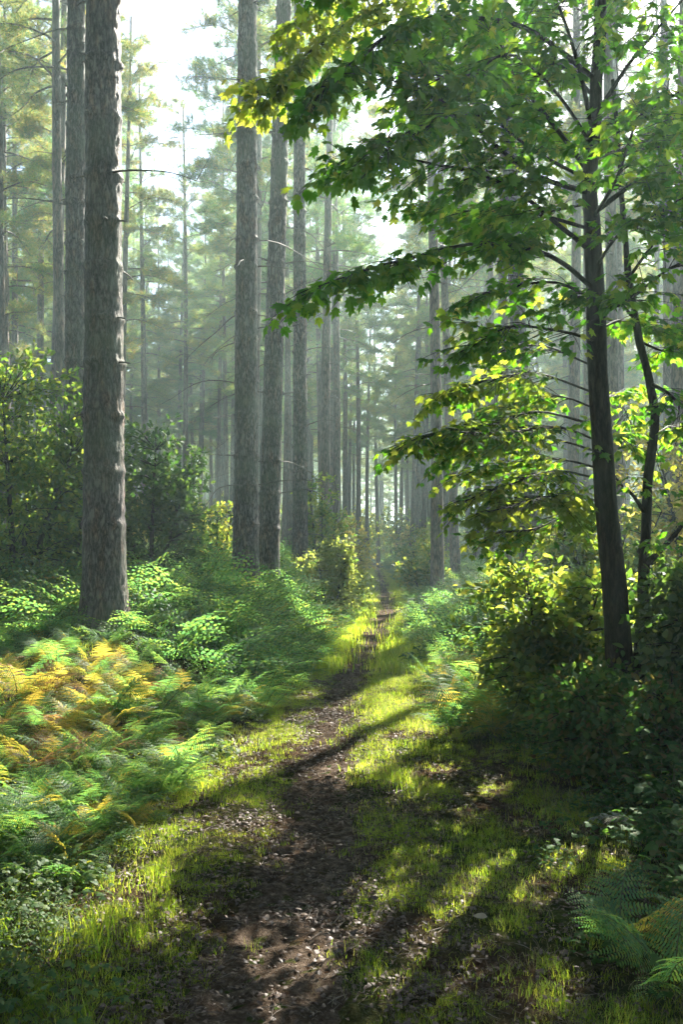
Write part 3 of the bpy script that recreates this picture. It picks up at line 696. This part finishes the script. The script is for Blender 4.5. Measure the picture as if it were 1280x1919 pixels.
# ------------------------------------------------------------------ grass
def grass_tuft(seed, nb, h, spread, mat, wid=.0035, bend=.85):
    r = rng_(seed); mb = MB()
    for k in range(nb):
        a = r.uniform(0, 6.28); L = h*r.uniform(.5, 1.15); b = bend*r.uniform(.2, 1.5); p = np.array([r.normal(0, spread), r.normal(0, spread), -.01])
        d = np.array([math.cos(a), math.sin(a), 0]); s = np.array([-d[1], d[0], 0]); t = np.linspace(0, 1, 5)
        C = p+d*(L*b*t**1.8)[:, None]*.8+np.array([0, 0, 1])*(L*(t-.35*b*t*t))[:, None]; w = wid*(1-t**1.5)[:, None]*r.uniform(.7, 1.3)
        V = np.stack([C-s*w, C+s*w], 1).reshape(-1, 3); V = V[:-1]
        Q = np.array([[0, 1, 3, 2], [2, 3, 5, 4], [4, 5, 7, 6]]); T3 = np.array([[6, 7, 8]])
        n0 = mb.n; mb.add(V, Q, 0); mb.F.append(T3+n0); mb.M.append(np.zeros(1, int)); mb.S.append(np.zeros(1, bool))
    return mb.mesh('grass_tuft', [mat])
protos = [grass_tuft(1, 34, .07, .05, M['grass'], .0018), grass_tuft(2, 34, .09, .05, M['grass'], .0018), grass_tuft(3, 30, .12, .05, M['grass'], .002, .6),
          grass_tuft(4, 16, .10, .05, M['grassdry'], .0015, .8), grass_tuft(5, 22, .26, .05, M['grass'], .003, .7), grass_tuft(6, 60, .16, .14, M['grass'], .005, .6)]
def hvar(x, y): return .55+.9*max(0., .5+mnoise.noise(Vector((x*1.7, y*1.3, 11))))
r = rng_(31); P = []; S = []; I = []; Rr = []
def put(x, y, s, i): P.append((x, y, float(ground_z(x, y))+.004)); S.append(s); I.append(i); Rr.append((r.normal(0, .1), r.normal(0, .1), r.uniform(0, 6.28)))
n = 0
while n < 14500:
    y = 2.3+11.5*r.random()**1.35; x = r.uniform(-3.4, 3.2); d = x-pc(y)
    if abs(x) > .42*y+.5: continue
    e = abs(d)-(.22+.12*float(sm(7, 3, y))+.04*math.sin(9*y)+.04*math.sin(23*y+x))
    if e < 0 and r.random() > .05+.25*max(0, 1+e*8): continue
    if d < 0 and x < left_edge(y)-.15 and r.random() < .8: continue
    cl = mnoise.noise(Vector((x*2.2, y*1.6, 3)))+.5*mnoise.noise(Vector((x*6, y*5, 7)))
    if d > 0:
        if d > 1.5+.1*y and r.random() < .85: continue
        if cl < .02 and y < 7.5 and r.random() < .8: continue
    elif cl < .0 and r.random() < .75: continue
    n += 1
    if d < 0: i = r.choice([0, 1, 2, 3, 4], p=[.36, .34, .16, .14, .0]); s = r.uniform(.4, .85)*(.55+.45*float(sm(0, .35, e)))
    else: i = r.choice([0, 1, 2, 3], p=[.42, .24, .06, .28]); s = r.uniform(.35, .8)*(1.3 if y > 6.5 else 1)
    put(x, y, s*hvar(x, y)*(.85+.15*float(sm(3, 5.5, y))), i)
for _ in range(3600):
    y = 11+60*r.random()**1.6; d = r.uniform(.42, 1.3)*(1 if r.random() < .5 else -1); x = float(pc(y))+d
    put(x, y, r.uniform(.7, 1.2), 5)
for _ in range(26):
    x = r.uniform(-1.7, -.8); y = r.uniform(2.4, 3.6); put(x, y, r.uniform(.45, .85), 4)
instancer('grass', protos, P, Rr, S, I, 'short green grass on both verges of the path')

# ------------------------------------------------------------------ leaf litter and twigs
def litter_patch(seed, n=20):
    r = rng_(seed); mb = MB()
    for tm in (OVAL, OAK):
        p = np.column_stack([r.uniform(-.12, .12, (n//2, 2)), r.uniform(.002, .014, n//2)]); a = r.uniform(0, 6.28, n//2)
        Rm = frames(np.column_stack([np.cos(a), np.sin(a), r.normal(0, .25, n//2)]), unit(np.column_stack([r.normal(0, .4, (n//2, 2)), np.ones(n//2)])))
        V = tm[0]*np.array([1, 1, 2.2]); mb.add(*stamp(V, tm[1], p, Rm, r.uniform(.010, .028, n//2)), 0)
    for k in range(6):
        p = np.array([*r.uniform(-.12, .12, 2), .006]); a = r.uniform(0, 6.28); L = r.uniform(.03, .11)
        mb.add(*tube(p+np.array([math.cos(a), math.sin(a), 0])*L*np.linspace(-.5, .5, 3)[:, None]+r.normal(0, .003, (3, 3)), [.0012, .0015, .001], 3), 1)
    return mb.mesh('litter', [M['litter'], M['twig']])
protos = [litter_patch(s) for s in range(5)]
r = rng_(41); P = []; S = []; I = []; Rr = []
for _ in range(2300):
    y = 2.2+13*r.random()**1.5; x = pc(y)+(r.normal(0, .55) if r.random() < .6 else r.uniform(-2.5, 3))
    if abs(x-pc(y)) < .22 and r.random() < .35: continue
    P.append((x, y, float(ground_z(x, y)+rough(x, y))+.008)); S.append(r.uniform(.7, 1.25)); I.append(r.integers(0, 5)); Rr.append((0, 0, r.uniform(0, 6.28)))
instancer('leaf_litter', protos, P, Rr, S, I, 'dead leaves and twigs scattered on the path and verges')

# ------------------------------------------------------------------ low bramble and woodland herbs
def herb_patch(seed, tm, mat, n, rad, h, sz):
    r = rng_(seed); a = r.uniform(0, 6.28, n); q = rad*np.sqrt(r.random(n)); p = np.column_stack([q*np.cos(a), q*np.sin(a), h*(.25+.75*r.random(n))*(1-(q/rad)**2*.5)])
    a2 = r.uniform(0, 6.28, n); d = np.column_stack([np.cos(a2), np.sin(a2), r.uniform(-.5, .1, n)])
    Rm = frames(d, unit(np.column_stack([r.normal(0, .35, (n, 2)), np.ones(n)]))); mb = MB(); mb.add(*stamp(*tm, p, Rm, sz*r.uniform(.6, 1.2, n)), 1)
    for k in range(n//4):
        b = p[k]*np.array([.5, .5, 0]); mb.add(*tube(spline([b, (b+p[k])/2+np.array([0, 0, .2*h]), p[k]], 5), [.002]*5, 3), 0)
    return mb.mesh('herbs', [M['fernstem'], mat])
protos = [herb_patch(1, TRI, M['bramble'], 46, .22, .20, .075), herb_patch(2, TRI, M['bramble'], 52, .26, .30, .085), herb_patch(3, OVAL, M['shrub'], 90, .18, .13, .024),
          herb_patch(4, OVAL, M['shrub'], 60, .2, .14, .034), herb_patch(5, TRI, M['shrub'], 50, .2, .2, .055)]
r = rng_(51); P = []; S = []; I = []; Rr = []
def herb(x, y, s, i): P.append((x, y, float(ground_z(x, y)))); S.append(s); I.append(i); Rr.append((0, 0, r.uniform(0, 6.28)))
for _ in range(2100):
    y = 2.4+10*r.random(); d = r.uniform(.95, 5.5); x = pc(y)+d
    k = sm(.95, 1.7, d)*(.5+.5*sm(4.5, 7, y))
    if d < 1.2+.08*y and r.random() > .12: continue
    if r.random() > .35+.65*k: continue
    herb(x, y, r.uniform(.6, 1.15)*(.7+.6*float(sm(1.2, 2.8, d))), r.choice([0, 1, 3], p=[.4, .4, .2]))
for _ in range(560):
    y = r.uniform(2.5, 9); x = r.uniform(-3.6, -.9)
    if y > 5.3 and x < left_edge(y)-.35: continue
    if x-left_edge(max(y, 5)) > .25 and r.random() < .93: continue
    herb(x, y, r.uniform(.6, 1.1), r.choice([2, 4, 2]))
for _ in range(200):
    x = r.uniform(-2.3, -1.15); y = r.uniform(2.8, 5.2); herb(x, y, r.uniform(.5, 1.0), r.choice([2, 2, 4]))
for _ in range(500):
    y = r.uniform(11, 40); x = pc(y)+r.uniform(.9, 5)*(1 if r.random() < .6 else -1); herb(x, y, r.uniform(1, 1.8), r.choice([1, 3, 4]))
instancer('ground_cover', protos, P, Rr, S, I, 'low bramble and woodland herbs under the trees')

# ------------------------------------------------------------------ shrubs and saplings
def shrub(name, label, cat, x, y, rx, ry, h, leaf, mat, sz, ntip, per, seed, z0=.15, nstem=5, lumps=6, barkm='maplebark', flat=.5, group=None, lift=0):
    r = rng_(seed); zb = float(ground_z(x, y)); t = thing(name, label, cat, (x, y, zb), group)
    C = []
    for k in range(lumps):                          # overlapping rounded masses of different height
        a = k*2.4+r.uniform(-.4, .4); q = .62*math.sqrt((k+.3)/lumps); C.append((q*rx*math.cos(a), q*ry*math.sin(a), h*(r.uniform(.5, .8) if k % 2 == 0 else r.uniform(.2, .5))*(1-.2*q), r.uniform(.34, .52)))
    tips = []
    while len(tips) < ntip:
        c = C[r.integers(0, lumps)]; d = rand_unit(r, 1)[0]*r.uniform(.55, 1.05)
        p = np.array([c[0]+d[0]*rx*c[3]*1.2, c[1]+d[1]*ry*c[3]*1.2, c[2]+d[2]*h*c[3]*.8])
        if p[2] < z0*h: continue
        tips.append(p)
    tips = np.array(tips)
    st = MB(); lf_p, lf_d = [], []
    nodes = []
    for s in range(nstem):
        a = s*6.28/nstem+r.uniform(-.4, .4); top = np.array([.5*rx*math.cos(a), .5*ry*math.sin(a), h*r.uniform(.6, .85)])
        b = np.array([.08*math.cos(a), .08*math.sin(a), -.05]); Pn = spline([b, b*1.5+(top-b)*.45+np.array([0, 0, .12*h]), top], 9)
        st.add(*tube(Pn, np.linspace(.022+.008*h, .008, 9), 6), 0); nodes.append(Pn[2:])
    nodes = np.vstack(nodes)
    for p in tips:
        j = np.argmin(((nodes-p)**2).sum(1)+.5*(nodes[:, 2] > p[2])); b = nodes[j]; L = np.linalg.norm(p-b)
        Pn = spline([b, (b+p)/2+np.array([0, 0, .10*L])+r.normal(0, .05*L, 3), p], 6); st.add(*tube(Pn, np.linspace(.007, .002, 6), 4), 0)
        w = r.uniform(.35, 1.05, per)*(len(Pn)-1); i = np.minimum(w.astype(int), len(Pn)-2); f = (w-i)[:, None]
        q = Pn[i]*(1-f)+Pn[i+1]*f; out = unit(p-b)
        dd = unit(out*.5+rand_unit(r, per)*.9+np.array([0, 0, -.15])); lf_p.append(q+dd*r.uniform(.0, .07, (per, 1))+r.normal(0, .03, (per, 3))); lf_d.append(dd)
    lp, ld = np.vstack(lf_p), np.vstack(lf_d); n = len(lp)
    Rm = frames(ld, unit(rand_unit(r, n)*(1-flat)+np.array([0, 0, 1.])*flat)); s = sz*r.uniform(.6, 1.25, n)
    link('stems', st.mesh('stems', [M[barkm]]), t)
    fb = MB(); fb.add(*stamp(*leaf, lp, Rm, s), 0); link('foliage', fb.mesh('foliage', [M[mat]]), t)
    return t
shrub('leafy_shrub', 'tall leafy shrub at the left edge with sunlit yellow green top', 'shrub', -4.25, 11.2, 1.35, 1.1, 3.15, OAK, 'shrub', .085, 520, 20, 61, .05, lumps=9)
shrub('evergreen_bush', 'dark evergreen bush to the right of the biggest pine trunk', 'shrub', -2.75, 12.2, 1.25, 1.0, 2.35, OAK, 'shrubdark', .085, 400, 22, 62, .05, lumps=8)
shrub('leafy_shrub', 'shaded dark shrub behind the biggest pine trunk on its left', 'shrub', -4.0, 12.6, 1.5, 1.0, 2.5, OAK, 'shrubdark', .085, 400, 20, 63, .05, lumps=8)
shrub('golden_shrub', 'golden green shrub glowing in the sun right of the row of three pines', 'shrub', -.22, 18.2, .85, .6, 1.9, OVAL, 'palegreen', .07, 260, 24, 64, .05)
shrub('sapling', 'grey green sapling rising behind the golden shrub', 'sapling', -.45, 20.5, .75, .6, 3.3, OVAL, 'shrub', .085, 170, 16, 65, .25)
shrub('leafy_shrub', 'small green bush between the evergreen bush and the row of three pines', 'shrub', -2.35, 15.6, .7, .7, 1.6, OAK, 'shrub', .075, 150, 18, 66, .05)
shrub('bramble_thicket', 'bramble thicket with sunlit top at the foot of the sycamore', 'thicket', 1.9, 7.7, 1.0, .9, 1.5, OVAL, 'shrub', .075, 420, 22, 67, .02, lumps=9)
shrub('bramble_thicket', 'dark thicket between the sycamore trunk and the right edge', 'thicket', 2.9, 6.5, .95, .9, 1.35, OVAL, 'shrubdark', .08, 380, 22, 68, .02, lumps=9)
shrub('bramble_thicket', 'low dark thicket sloping down to the verge on the right', 'thicket', 1.95, 6.0, .8, .7, .75, OVAL, 'bramble', .055, 330, 30, 69, .02, lumps=8)
shrub('leafy_shrub', 'hazy bush behind the bramble thicket right of the dark leaning pine', 'shrub', 3.6, 11.5, 1.4, 1.0, 2.0, OVAL, 'shrub', .08, 300, 20, 70, .05, lumps=7)
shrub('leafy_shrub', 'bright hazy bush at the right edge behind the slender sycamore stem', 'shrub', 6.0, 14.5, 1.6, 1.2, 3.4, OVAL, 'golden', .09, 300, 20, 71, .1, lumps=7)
r = rng_(73); k = 0
for (x, y, h) in [(2.6, 27, 1.6), (3.3, 34, 2.2), (.1, 31, 2.4), (-.6, 38, 3.0), (4.3, 44, 3.0), (-6, 25, 2.4), (-8.5, 33, 2.6), (-4.5, 30, 1.8), (6.5, 26, 2.2), (9, 22, 2.6), (10.5, 30, 3), (-11, 40, 3), (-3.5, 44, 2.6), (8, 48, 3), (1.5, 80, 5), (5.4, 86, 6), (1.6, 95, 6), (-0.6, 52, 3.2), (1.1, 70, 4.5), (5.6, 68, 4.6), (4.9, 54, 3.0), (3.6, 41, 2.0), (-1.6, 56, 4.2)]:
    left = x < pc(y); k += 1
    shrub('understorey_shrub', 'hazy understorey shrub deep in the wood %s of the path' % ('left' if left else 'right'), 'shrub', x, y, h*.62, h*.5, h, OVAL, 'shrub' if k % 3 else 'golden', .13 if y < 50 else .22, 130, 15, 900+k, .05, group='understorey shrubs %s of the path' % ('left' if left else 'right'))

# ------------------------------------------------------------------ the sycamores
def sycamore(name, label, cat, stems, branches, seed, base, extra=None, mats=('maple', 'maplesun'), zones=None):
    """stems: list of (list of (px,py,Y), r0, r1); branches: (points, r0, leaf density, leaf size, bright)"""
    r = rng_(seed); t = thing(name, label, cat, tuple(base)); org = np.array(base)
    tips = []
    for pts, ra, rb in stems:
        P = spline([at(*p) for p in pts], 70)-org; rad = np.linspace(ra, rb, 70); P[:, :2] += .006*np.sin(np.arange(70)*.7)[:, None]
        R = rad*(1+.45*np.exp(-np.arange(70)/4.5))
        mb = MB(); V, Q = tube(P, R, 20)
        dsp = np.array([mnoise.noise(Vector((v[0]*16, v[1]*16, v[2]*4)))*.006 for v in V]); c = np.repeat(P, 20, 0); V = V+unit(V-c)*dsp[:, None]
        mb.add(V, Q, 0, True); link('trunk', mb.mesh('trunk', [M['maplebark']]), t)
    lp = [[], []]; ld = [[], []]; ls = [[], []]
    for pts, ra, dens, lsz, br in branches:
        wp = [at(*p) for p in pts]; L = sum(np.linalg.norm(wp[i+1]-wp[i]) for i in range(len(wp)-1)); n = max(8, int(L*9)); P = spline(wp, n)-org
        P = P+np.cumsum(r.normal(0, .006, P.shape), 0)*np.linspace(0, 1, n)[:, None]
        mb = MB(); mb.add(*tube(P, np.linspace(ra, .0035, n), 7), 0, True)
        tw = []
        m = int(L*29*dens)
        for k in range(m):
            q = r.uniform(.22, 1.0) if k > 2 else 1.0; i = min(int(q*(n-1)), n-2); f = q*(n-1)-i; p = P[i]*(1-f)+P[i+1]*f; fw = unit(P[i+1]-P[i])
            sd = unit(np.cross(fw, [0, 0, 1.]))*(1 if k % 2 else -1); l = r.uniform(.18, .62)*(1.2-.6*q)
            d = unit(fw*r.uniform(.3, 1)+sd*r.uniform(.4, 1)*(q < .99)+np.array([0, 0, r.uniform(-.3, .3)]))
            T = p+d*l*np.linspace(0, 1, 5)[:, None]+np.array([0, 0, -.22*l])*np.linspace(0, 1, 5)[:, None]**2
            mb.add(*tube(T, np.linspace(.0038, .0015, 5), 3), 0)
            tg = unit(T[-1]-T[-2])
            for w in np.arange(.25, 1.01, .075/l*1.15):
                j = min(int(w*4), 3); g = w*4-j; b = T[j]*(1-g)+T[j+1]*g
                for s in (-1, 1):
                    if r.random() < .16: continue
                    pd = unit(unit(np.cross(tg, [0, 0, 1.]))*s*r.uniform(.5, 1)+tg*r.uniform(.2, .9)+np.array([0, 0, r.uniform(-.35, .15)])); pl = r.uniform(.03, .09)
                    q_ = 1 if r.random() < br else 0
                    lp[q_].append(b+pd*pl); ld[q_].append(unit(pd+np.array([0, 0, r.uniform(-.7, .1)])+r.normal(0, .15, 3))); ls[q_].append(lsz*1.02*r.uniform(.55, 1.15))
        link('branch', mb.mesh('branch', [M['maplebark']]), t)
    fb = MB()
    for q_ in (0, 1):
        if not lp[q_]: continue
        P_, D_, S_ = np.array(lp[q_]), np.array(ld[q_]), np.array(ls[q_])
        if zones: k = lit_at(P_+org, zones=zones) < r.uniform(.1, 1.3, len(P_)); P_, D_, S_ = P_[k], D_[k], S_[k]
        n = len(P_)
        Rm = frames(D_, unit(np.column_stack([r.normal(0, .38, (n, 2)), np.ones(n)]))); 
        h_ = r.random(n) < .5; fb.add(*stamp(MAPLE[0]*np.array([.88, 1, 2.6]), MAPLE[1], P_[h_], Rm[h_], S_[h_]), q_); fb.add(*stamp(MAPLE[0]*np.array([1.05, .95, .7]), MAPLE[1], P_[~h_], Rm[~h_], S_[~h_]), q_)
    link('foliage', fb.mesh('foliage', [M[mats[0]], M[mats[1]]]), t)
    return t
b0 = at(1165, 1230, 6.5); b0[2] = float(ground_z(b0[0], b0[1]))
sycamore('sycamore_tree', 'young sycamore with dark upright trunk and a wide spreading leafy crown', 'sycamore tree',
 [([(1172, 1420, 6.5), (1160, 1200, 6.5), (1142, 1000, 6.5), (1127, 800, 6.5), (1118, 600, 6.5), (1112, 450, 6.5), (1106, 350, 6.5), (1116, 200, 6.5), (1124, 60, 6.5), (1128, -300, 6.6), (1110, -800, 6.8)], .098, .030)],
 [([(1110, 362, 6.5), (1020, 335, 6.2), (950, 290, 5.9), (890, 238, 5.7), (810, 183, 5.5), (700, 140, 5.2)], .022, 1.15, .085, .02),
  ([(1108, 470, 6.5), (1040, 415, 6.3), (960, 350, 6.1), (880, 318, 5.8), (760, 295, 5.4), (660, 290, 5.1)], .020, 1.25, .085, .02),
  ([(1112, 540, 6.5), (1050, 490, 6.2), (980, 465, 6.0), (890, 455, 5.7), (780, 480, 5.3), (680, 505, 5.0), (610, 530, 4.9)], .020, 1.15, .085, .02),
  ([(1108, 330, 6.5), (1060, 260, 6.5), (1010, 195, 6.6), (970, 145, 6.7), (930, 50, 6.8), (890, -80, 7)], .022, 1.2, .09, .03),
  ([(1112, 400, 6.5), (1180, 350, 6.2), (1270, 285, 5.9), (1400, 220, 5.6)], .024, 1.1, .09, .02),
  ([(1114, 260, 6.5), (1085, 120, 6.2), (1040, -20, 5.9), (980, -180, 5.7)], .020, 1.2, .09, .02),
  ([(1116, 220, 6.5), (1180, 120, 6.3), (1250, 40, 6.0), (1340, -60, 5.8)], .020, 1.3, .09, .02),
  ([(1118, 150, 6.5), (1000, 60, 6.0), (880, 30, 5.5), (760, 40, 5.0), (660, 100, 4.7), (610, 140, 4.6)], .020, 1.25, .085, .04),
  ([(1110, 430, 6.5), (1000, 400, 6.7), (880, 390, 7.0), (780, 380, 7.3)], .016, 1.2, .09, .12),
  ([(1115, 560, 6.5), (1040, 530, 6.8), (960, 540, 7.0), (880, 560, 7.1)], .015, 1.1, .09, .12),
  ([(1118, 590, 6.5), (1180, 560, 6.2), (1260, 500, 5.8), (1340, 480, 5.6)], .016, 1.1, .09, .05),
  ([(1112, 300, 6.5), (1200, 260, 6.9), (1290, 200, 7.2)], .016, 1.2, .09, .05),
  ([(1114, 180, 6.5), (1040, 120, 7.0), (900, 120, 7.4), (800, 90, 7.7)], .016, 1.3, .09, .10),
  ([(1120, 640, 6.5), (1050, 620, 6.1), (960, 610, 5.9), (890, 640, 5.8)], .013, 1.0, .085, .08),
  ([(1126, -60, 6.5), (960, -140, 5.8), (860, -180, 5.2), (740, -120, 4.8), (660, -50, 4.6)], .022, 1.1, .09, .03),
  ([(1126, -120, 6.5), (1250, -220, 6.0), (1400, -260, 5.6)], .020, 1.2, .09, .03),
  ([(1126, -240, 6.6), (1000, -380, 6.9), (820, -420, 7.2)], .018, 1.3, .09, .03),
  ([(1126, -300, 6.6), (1200, -500, 6.2), (1300, -620, 5.9)], .018, 1.3, .09, .03),
  ([(1115, -500, 6.7), (1000, -700, 6.5), (900, -780, 6.3)], .014, 1.3, .09, .03),
  ([(1112, 410, 6.5), (1160, 330, 5.9), (1200, 230, 5.3), (1290, 160, 4.9)], .016, 1.2, .085, .02),
  ([(1118, 500, 6.5), (1160, 440, 6.0), (1230, 400, 5.6), (1320, 340, 5.3)], .014, 1.2, .085, .04),
  ([(1120, 620, 6.5), (1170, 600, 6.9), (1240, 620, 7.3), (1320, 600, 7.6)], .012, 1.2, .085, .15),
  ([(1114, 280, 6.5), (1050, 180, 6.3), (960, 100, 5.9), (880, 130, 5.5), (800, 120, 5.3)], .014, 1.2, .085, .04),
  ([(1110, 380, 6.5), (1020, 400, 6.9), (940, 420, 7.2), (860, 430, 7.5)], .012, 1.2, .085, .1),
  ([(1108, 340, 6.5), (1000, 280, 5.8), (900, 200, 5.2), (800, 230, 4.8), (720, 250, 4.6)], .014, 1.1, .08, .02),
 ], 71, b0, zones=LIT+[(.95, 5.2, .7, .8, 0), (1.5, 7.1, 1.2, 1.0, 0), (.45, 5.0, .7, .8, 0)])
b1 = at(1200, 1230, 6.9); b1[2] = float(ground_z(b1[0], b1[1]))
sycamore('sycamore_sapling', 'slender bent sycamore stem just right of the young sycamore trunk', 'sapling',
 [([(1195, 1400, 6.9), (1203, 1200, 6.9), (1208, 1080, 6.9), (1214, 920, 6.9), (1228, 780, 6.9), (1214, 700, 6.9), (1192, 600, 6.9), (1175, 480, 6.9), (1165, 350, 7), (1150, 150, 7)], .052, .016)],
 [([(1210, 1060, 6.9), (1250, 1020, 6.7), (1300, 960, 6.5), (1370, 880, 6.4)], .030, .7, .08, .1),
  ([(1208, 960, 6.9), (1185, 925, 6.7), (1160, 900, 6.6), (1130, 850, 6.4)], .018, .4, .08, .2),
  ([(1222, 720, 6.9), (1260, 740, 6.5), (1330, 800, 6.2)], .018, .8, .08, .1),
  ([(1192, 600, 6.9), (1150, 560, 6.6), (1080, 560, 6.3)], .014, 1.0, .085, .05),
  ([(1180, 520, 6.9), (1240, 440, 6.6), (1310, 400, 6.4)], .014, 1.2, .085, .05),
  ([(1215, 830, 6.9), (1260, 800, 7.2), (1320, 820, 7.4)], .012, 1.2, .08, .3),
  ([(1200, 640, 6.9), (1250, 660, 7.2), (1300, 640, 7.4)], .012, 1.2, .085, .1),
 ], 72, b1)
b2 = at(1150, 900, 7.6); b2[2] = float(ground_z(b2[0], b2[1]))
sycamore('sycamore_sapling', 'sunlit yellow green sycamore spray low between the path and the dark trunk', 'sapling',
 [([(1150, 1250, 7.6), (1146, 1050, 7.6), (1136, 900, 7.6), (1128, 780, 7.6), (1122, 700, 7.5), (1118, 640, 7.4)], .024, .008)],
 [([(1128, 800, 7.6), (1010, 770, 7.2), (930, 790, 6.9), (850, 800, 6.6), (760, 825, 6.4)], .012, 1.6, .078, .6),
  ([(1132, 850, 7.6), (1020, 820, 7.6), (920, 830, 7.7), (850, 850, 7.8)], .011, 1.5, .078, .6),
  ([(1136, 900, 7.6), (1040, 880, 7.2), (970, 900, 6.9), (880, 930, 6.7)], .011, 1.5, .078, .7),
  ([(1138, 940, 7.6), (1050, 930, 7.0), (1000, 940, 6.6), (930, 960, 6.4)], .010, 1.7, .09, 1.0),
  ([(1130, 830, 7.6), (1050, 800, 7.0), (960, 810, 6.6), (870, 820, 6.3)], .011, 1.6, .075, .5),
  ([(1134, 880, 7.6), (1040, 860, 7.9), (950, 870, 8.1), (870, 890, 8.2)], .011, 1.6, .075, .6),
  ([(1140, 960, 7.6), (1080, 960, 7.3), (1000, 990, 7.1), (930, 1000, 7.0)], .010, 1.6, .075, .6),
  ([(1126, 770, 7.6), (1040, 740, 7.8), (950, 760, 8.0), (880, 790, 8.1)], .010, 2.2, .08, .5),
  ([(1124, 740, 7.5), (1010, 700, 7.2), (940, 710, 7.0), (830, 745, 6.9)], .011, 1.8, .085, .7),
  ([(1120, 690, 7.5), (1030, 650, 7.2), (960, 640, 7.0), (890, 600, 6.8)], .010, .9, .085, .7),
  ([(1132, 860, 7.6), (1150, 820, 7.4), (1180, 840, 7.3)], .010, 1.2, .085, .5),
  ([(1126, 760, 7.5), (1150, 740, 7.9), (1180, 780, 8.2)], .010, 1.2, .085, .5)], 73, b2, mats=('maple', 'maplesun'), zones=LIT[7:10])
b3 = at(700, 40, 7.5)
# a sunlit bough reaching in from a second sycamore that stands right of the frame
b3 = np.array([3.6, 8.6, float(ground_z(3.6, 8.6))])
sycamore('sycamore_tree', 'tall sycamore whose sunlit bough hangs across the pine trunks at the top', 'sycamore tree',
 [([(1310, 1250, 8.6), (1312, 900, 8.6), (1318, 400, 8.6), (1300, 0, 8.6), (1280, -400, 8.6), (1270, -800, 8.6)], .10, .03)],
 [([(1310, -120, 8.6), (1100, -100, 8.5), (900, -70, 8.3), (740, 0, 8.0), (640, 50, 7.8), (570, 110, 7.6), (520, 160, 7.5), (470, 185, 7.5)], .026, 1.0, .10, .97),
  ([(760, -10, 8.0), (680, -20, 7.8), (600, 20, 7.6), (540, 50, 7.5)], .010, 1.0, .10, .95),
  ([(1310, -20, 8.6), (1180, -40, 8.8), (1000, 20, 9.0), (840, 60, 9.2)], .02, 1.2, .10, .3),
  ([(1316, 200, 8.6), (1240, 180, 8.8), (1120, 240, 9.0), (1000, 260, 9.2)], .018, 1.2, .10, .3),
  ([(1290, -300, 8.6), (1150, -420, 8.4), (1000, -500, 8.2)], .018, 1.2, .10, .2)], 74, b3)

# ------------------------------------------------------------------ small things
t = thing('dry_frond', 'pale bleached fern frond arching over the right-hand ground cover', 'fern frond', (1.72, 4.75, float(ground_z(1.72, 4.75))))
o = link('blade', FROND['palefrond'][1], t); o.rotation_euler = (-.55, 0, 1.25); o.scale = (.62, .62, .62)
mb = MB(); a = .6; mb.add(*stamp(*OVAL, np.array([[.62, 3.62, float(ground_z(.62, 3.62))+.03]]), frames(np.array([[-1., .35, .05]]), np.array([[.1, -.3, 1.]])), .062), 0)
o = link('fallen_leaf', mb.mesh('fallen_leaf', [leaf_mat('pale_leaf', [(.22, .18, .13), (.25, .2, .14)], [(.3, .25, .15), (.3, .25, .15)], .1)]))
tag(o, 'single pale fallen leaf on the dark grass right of the path', 'leaf')
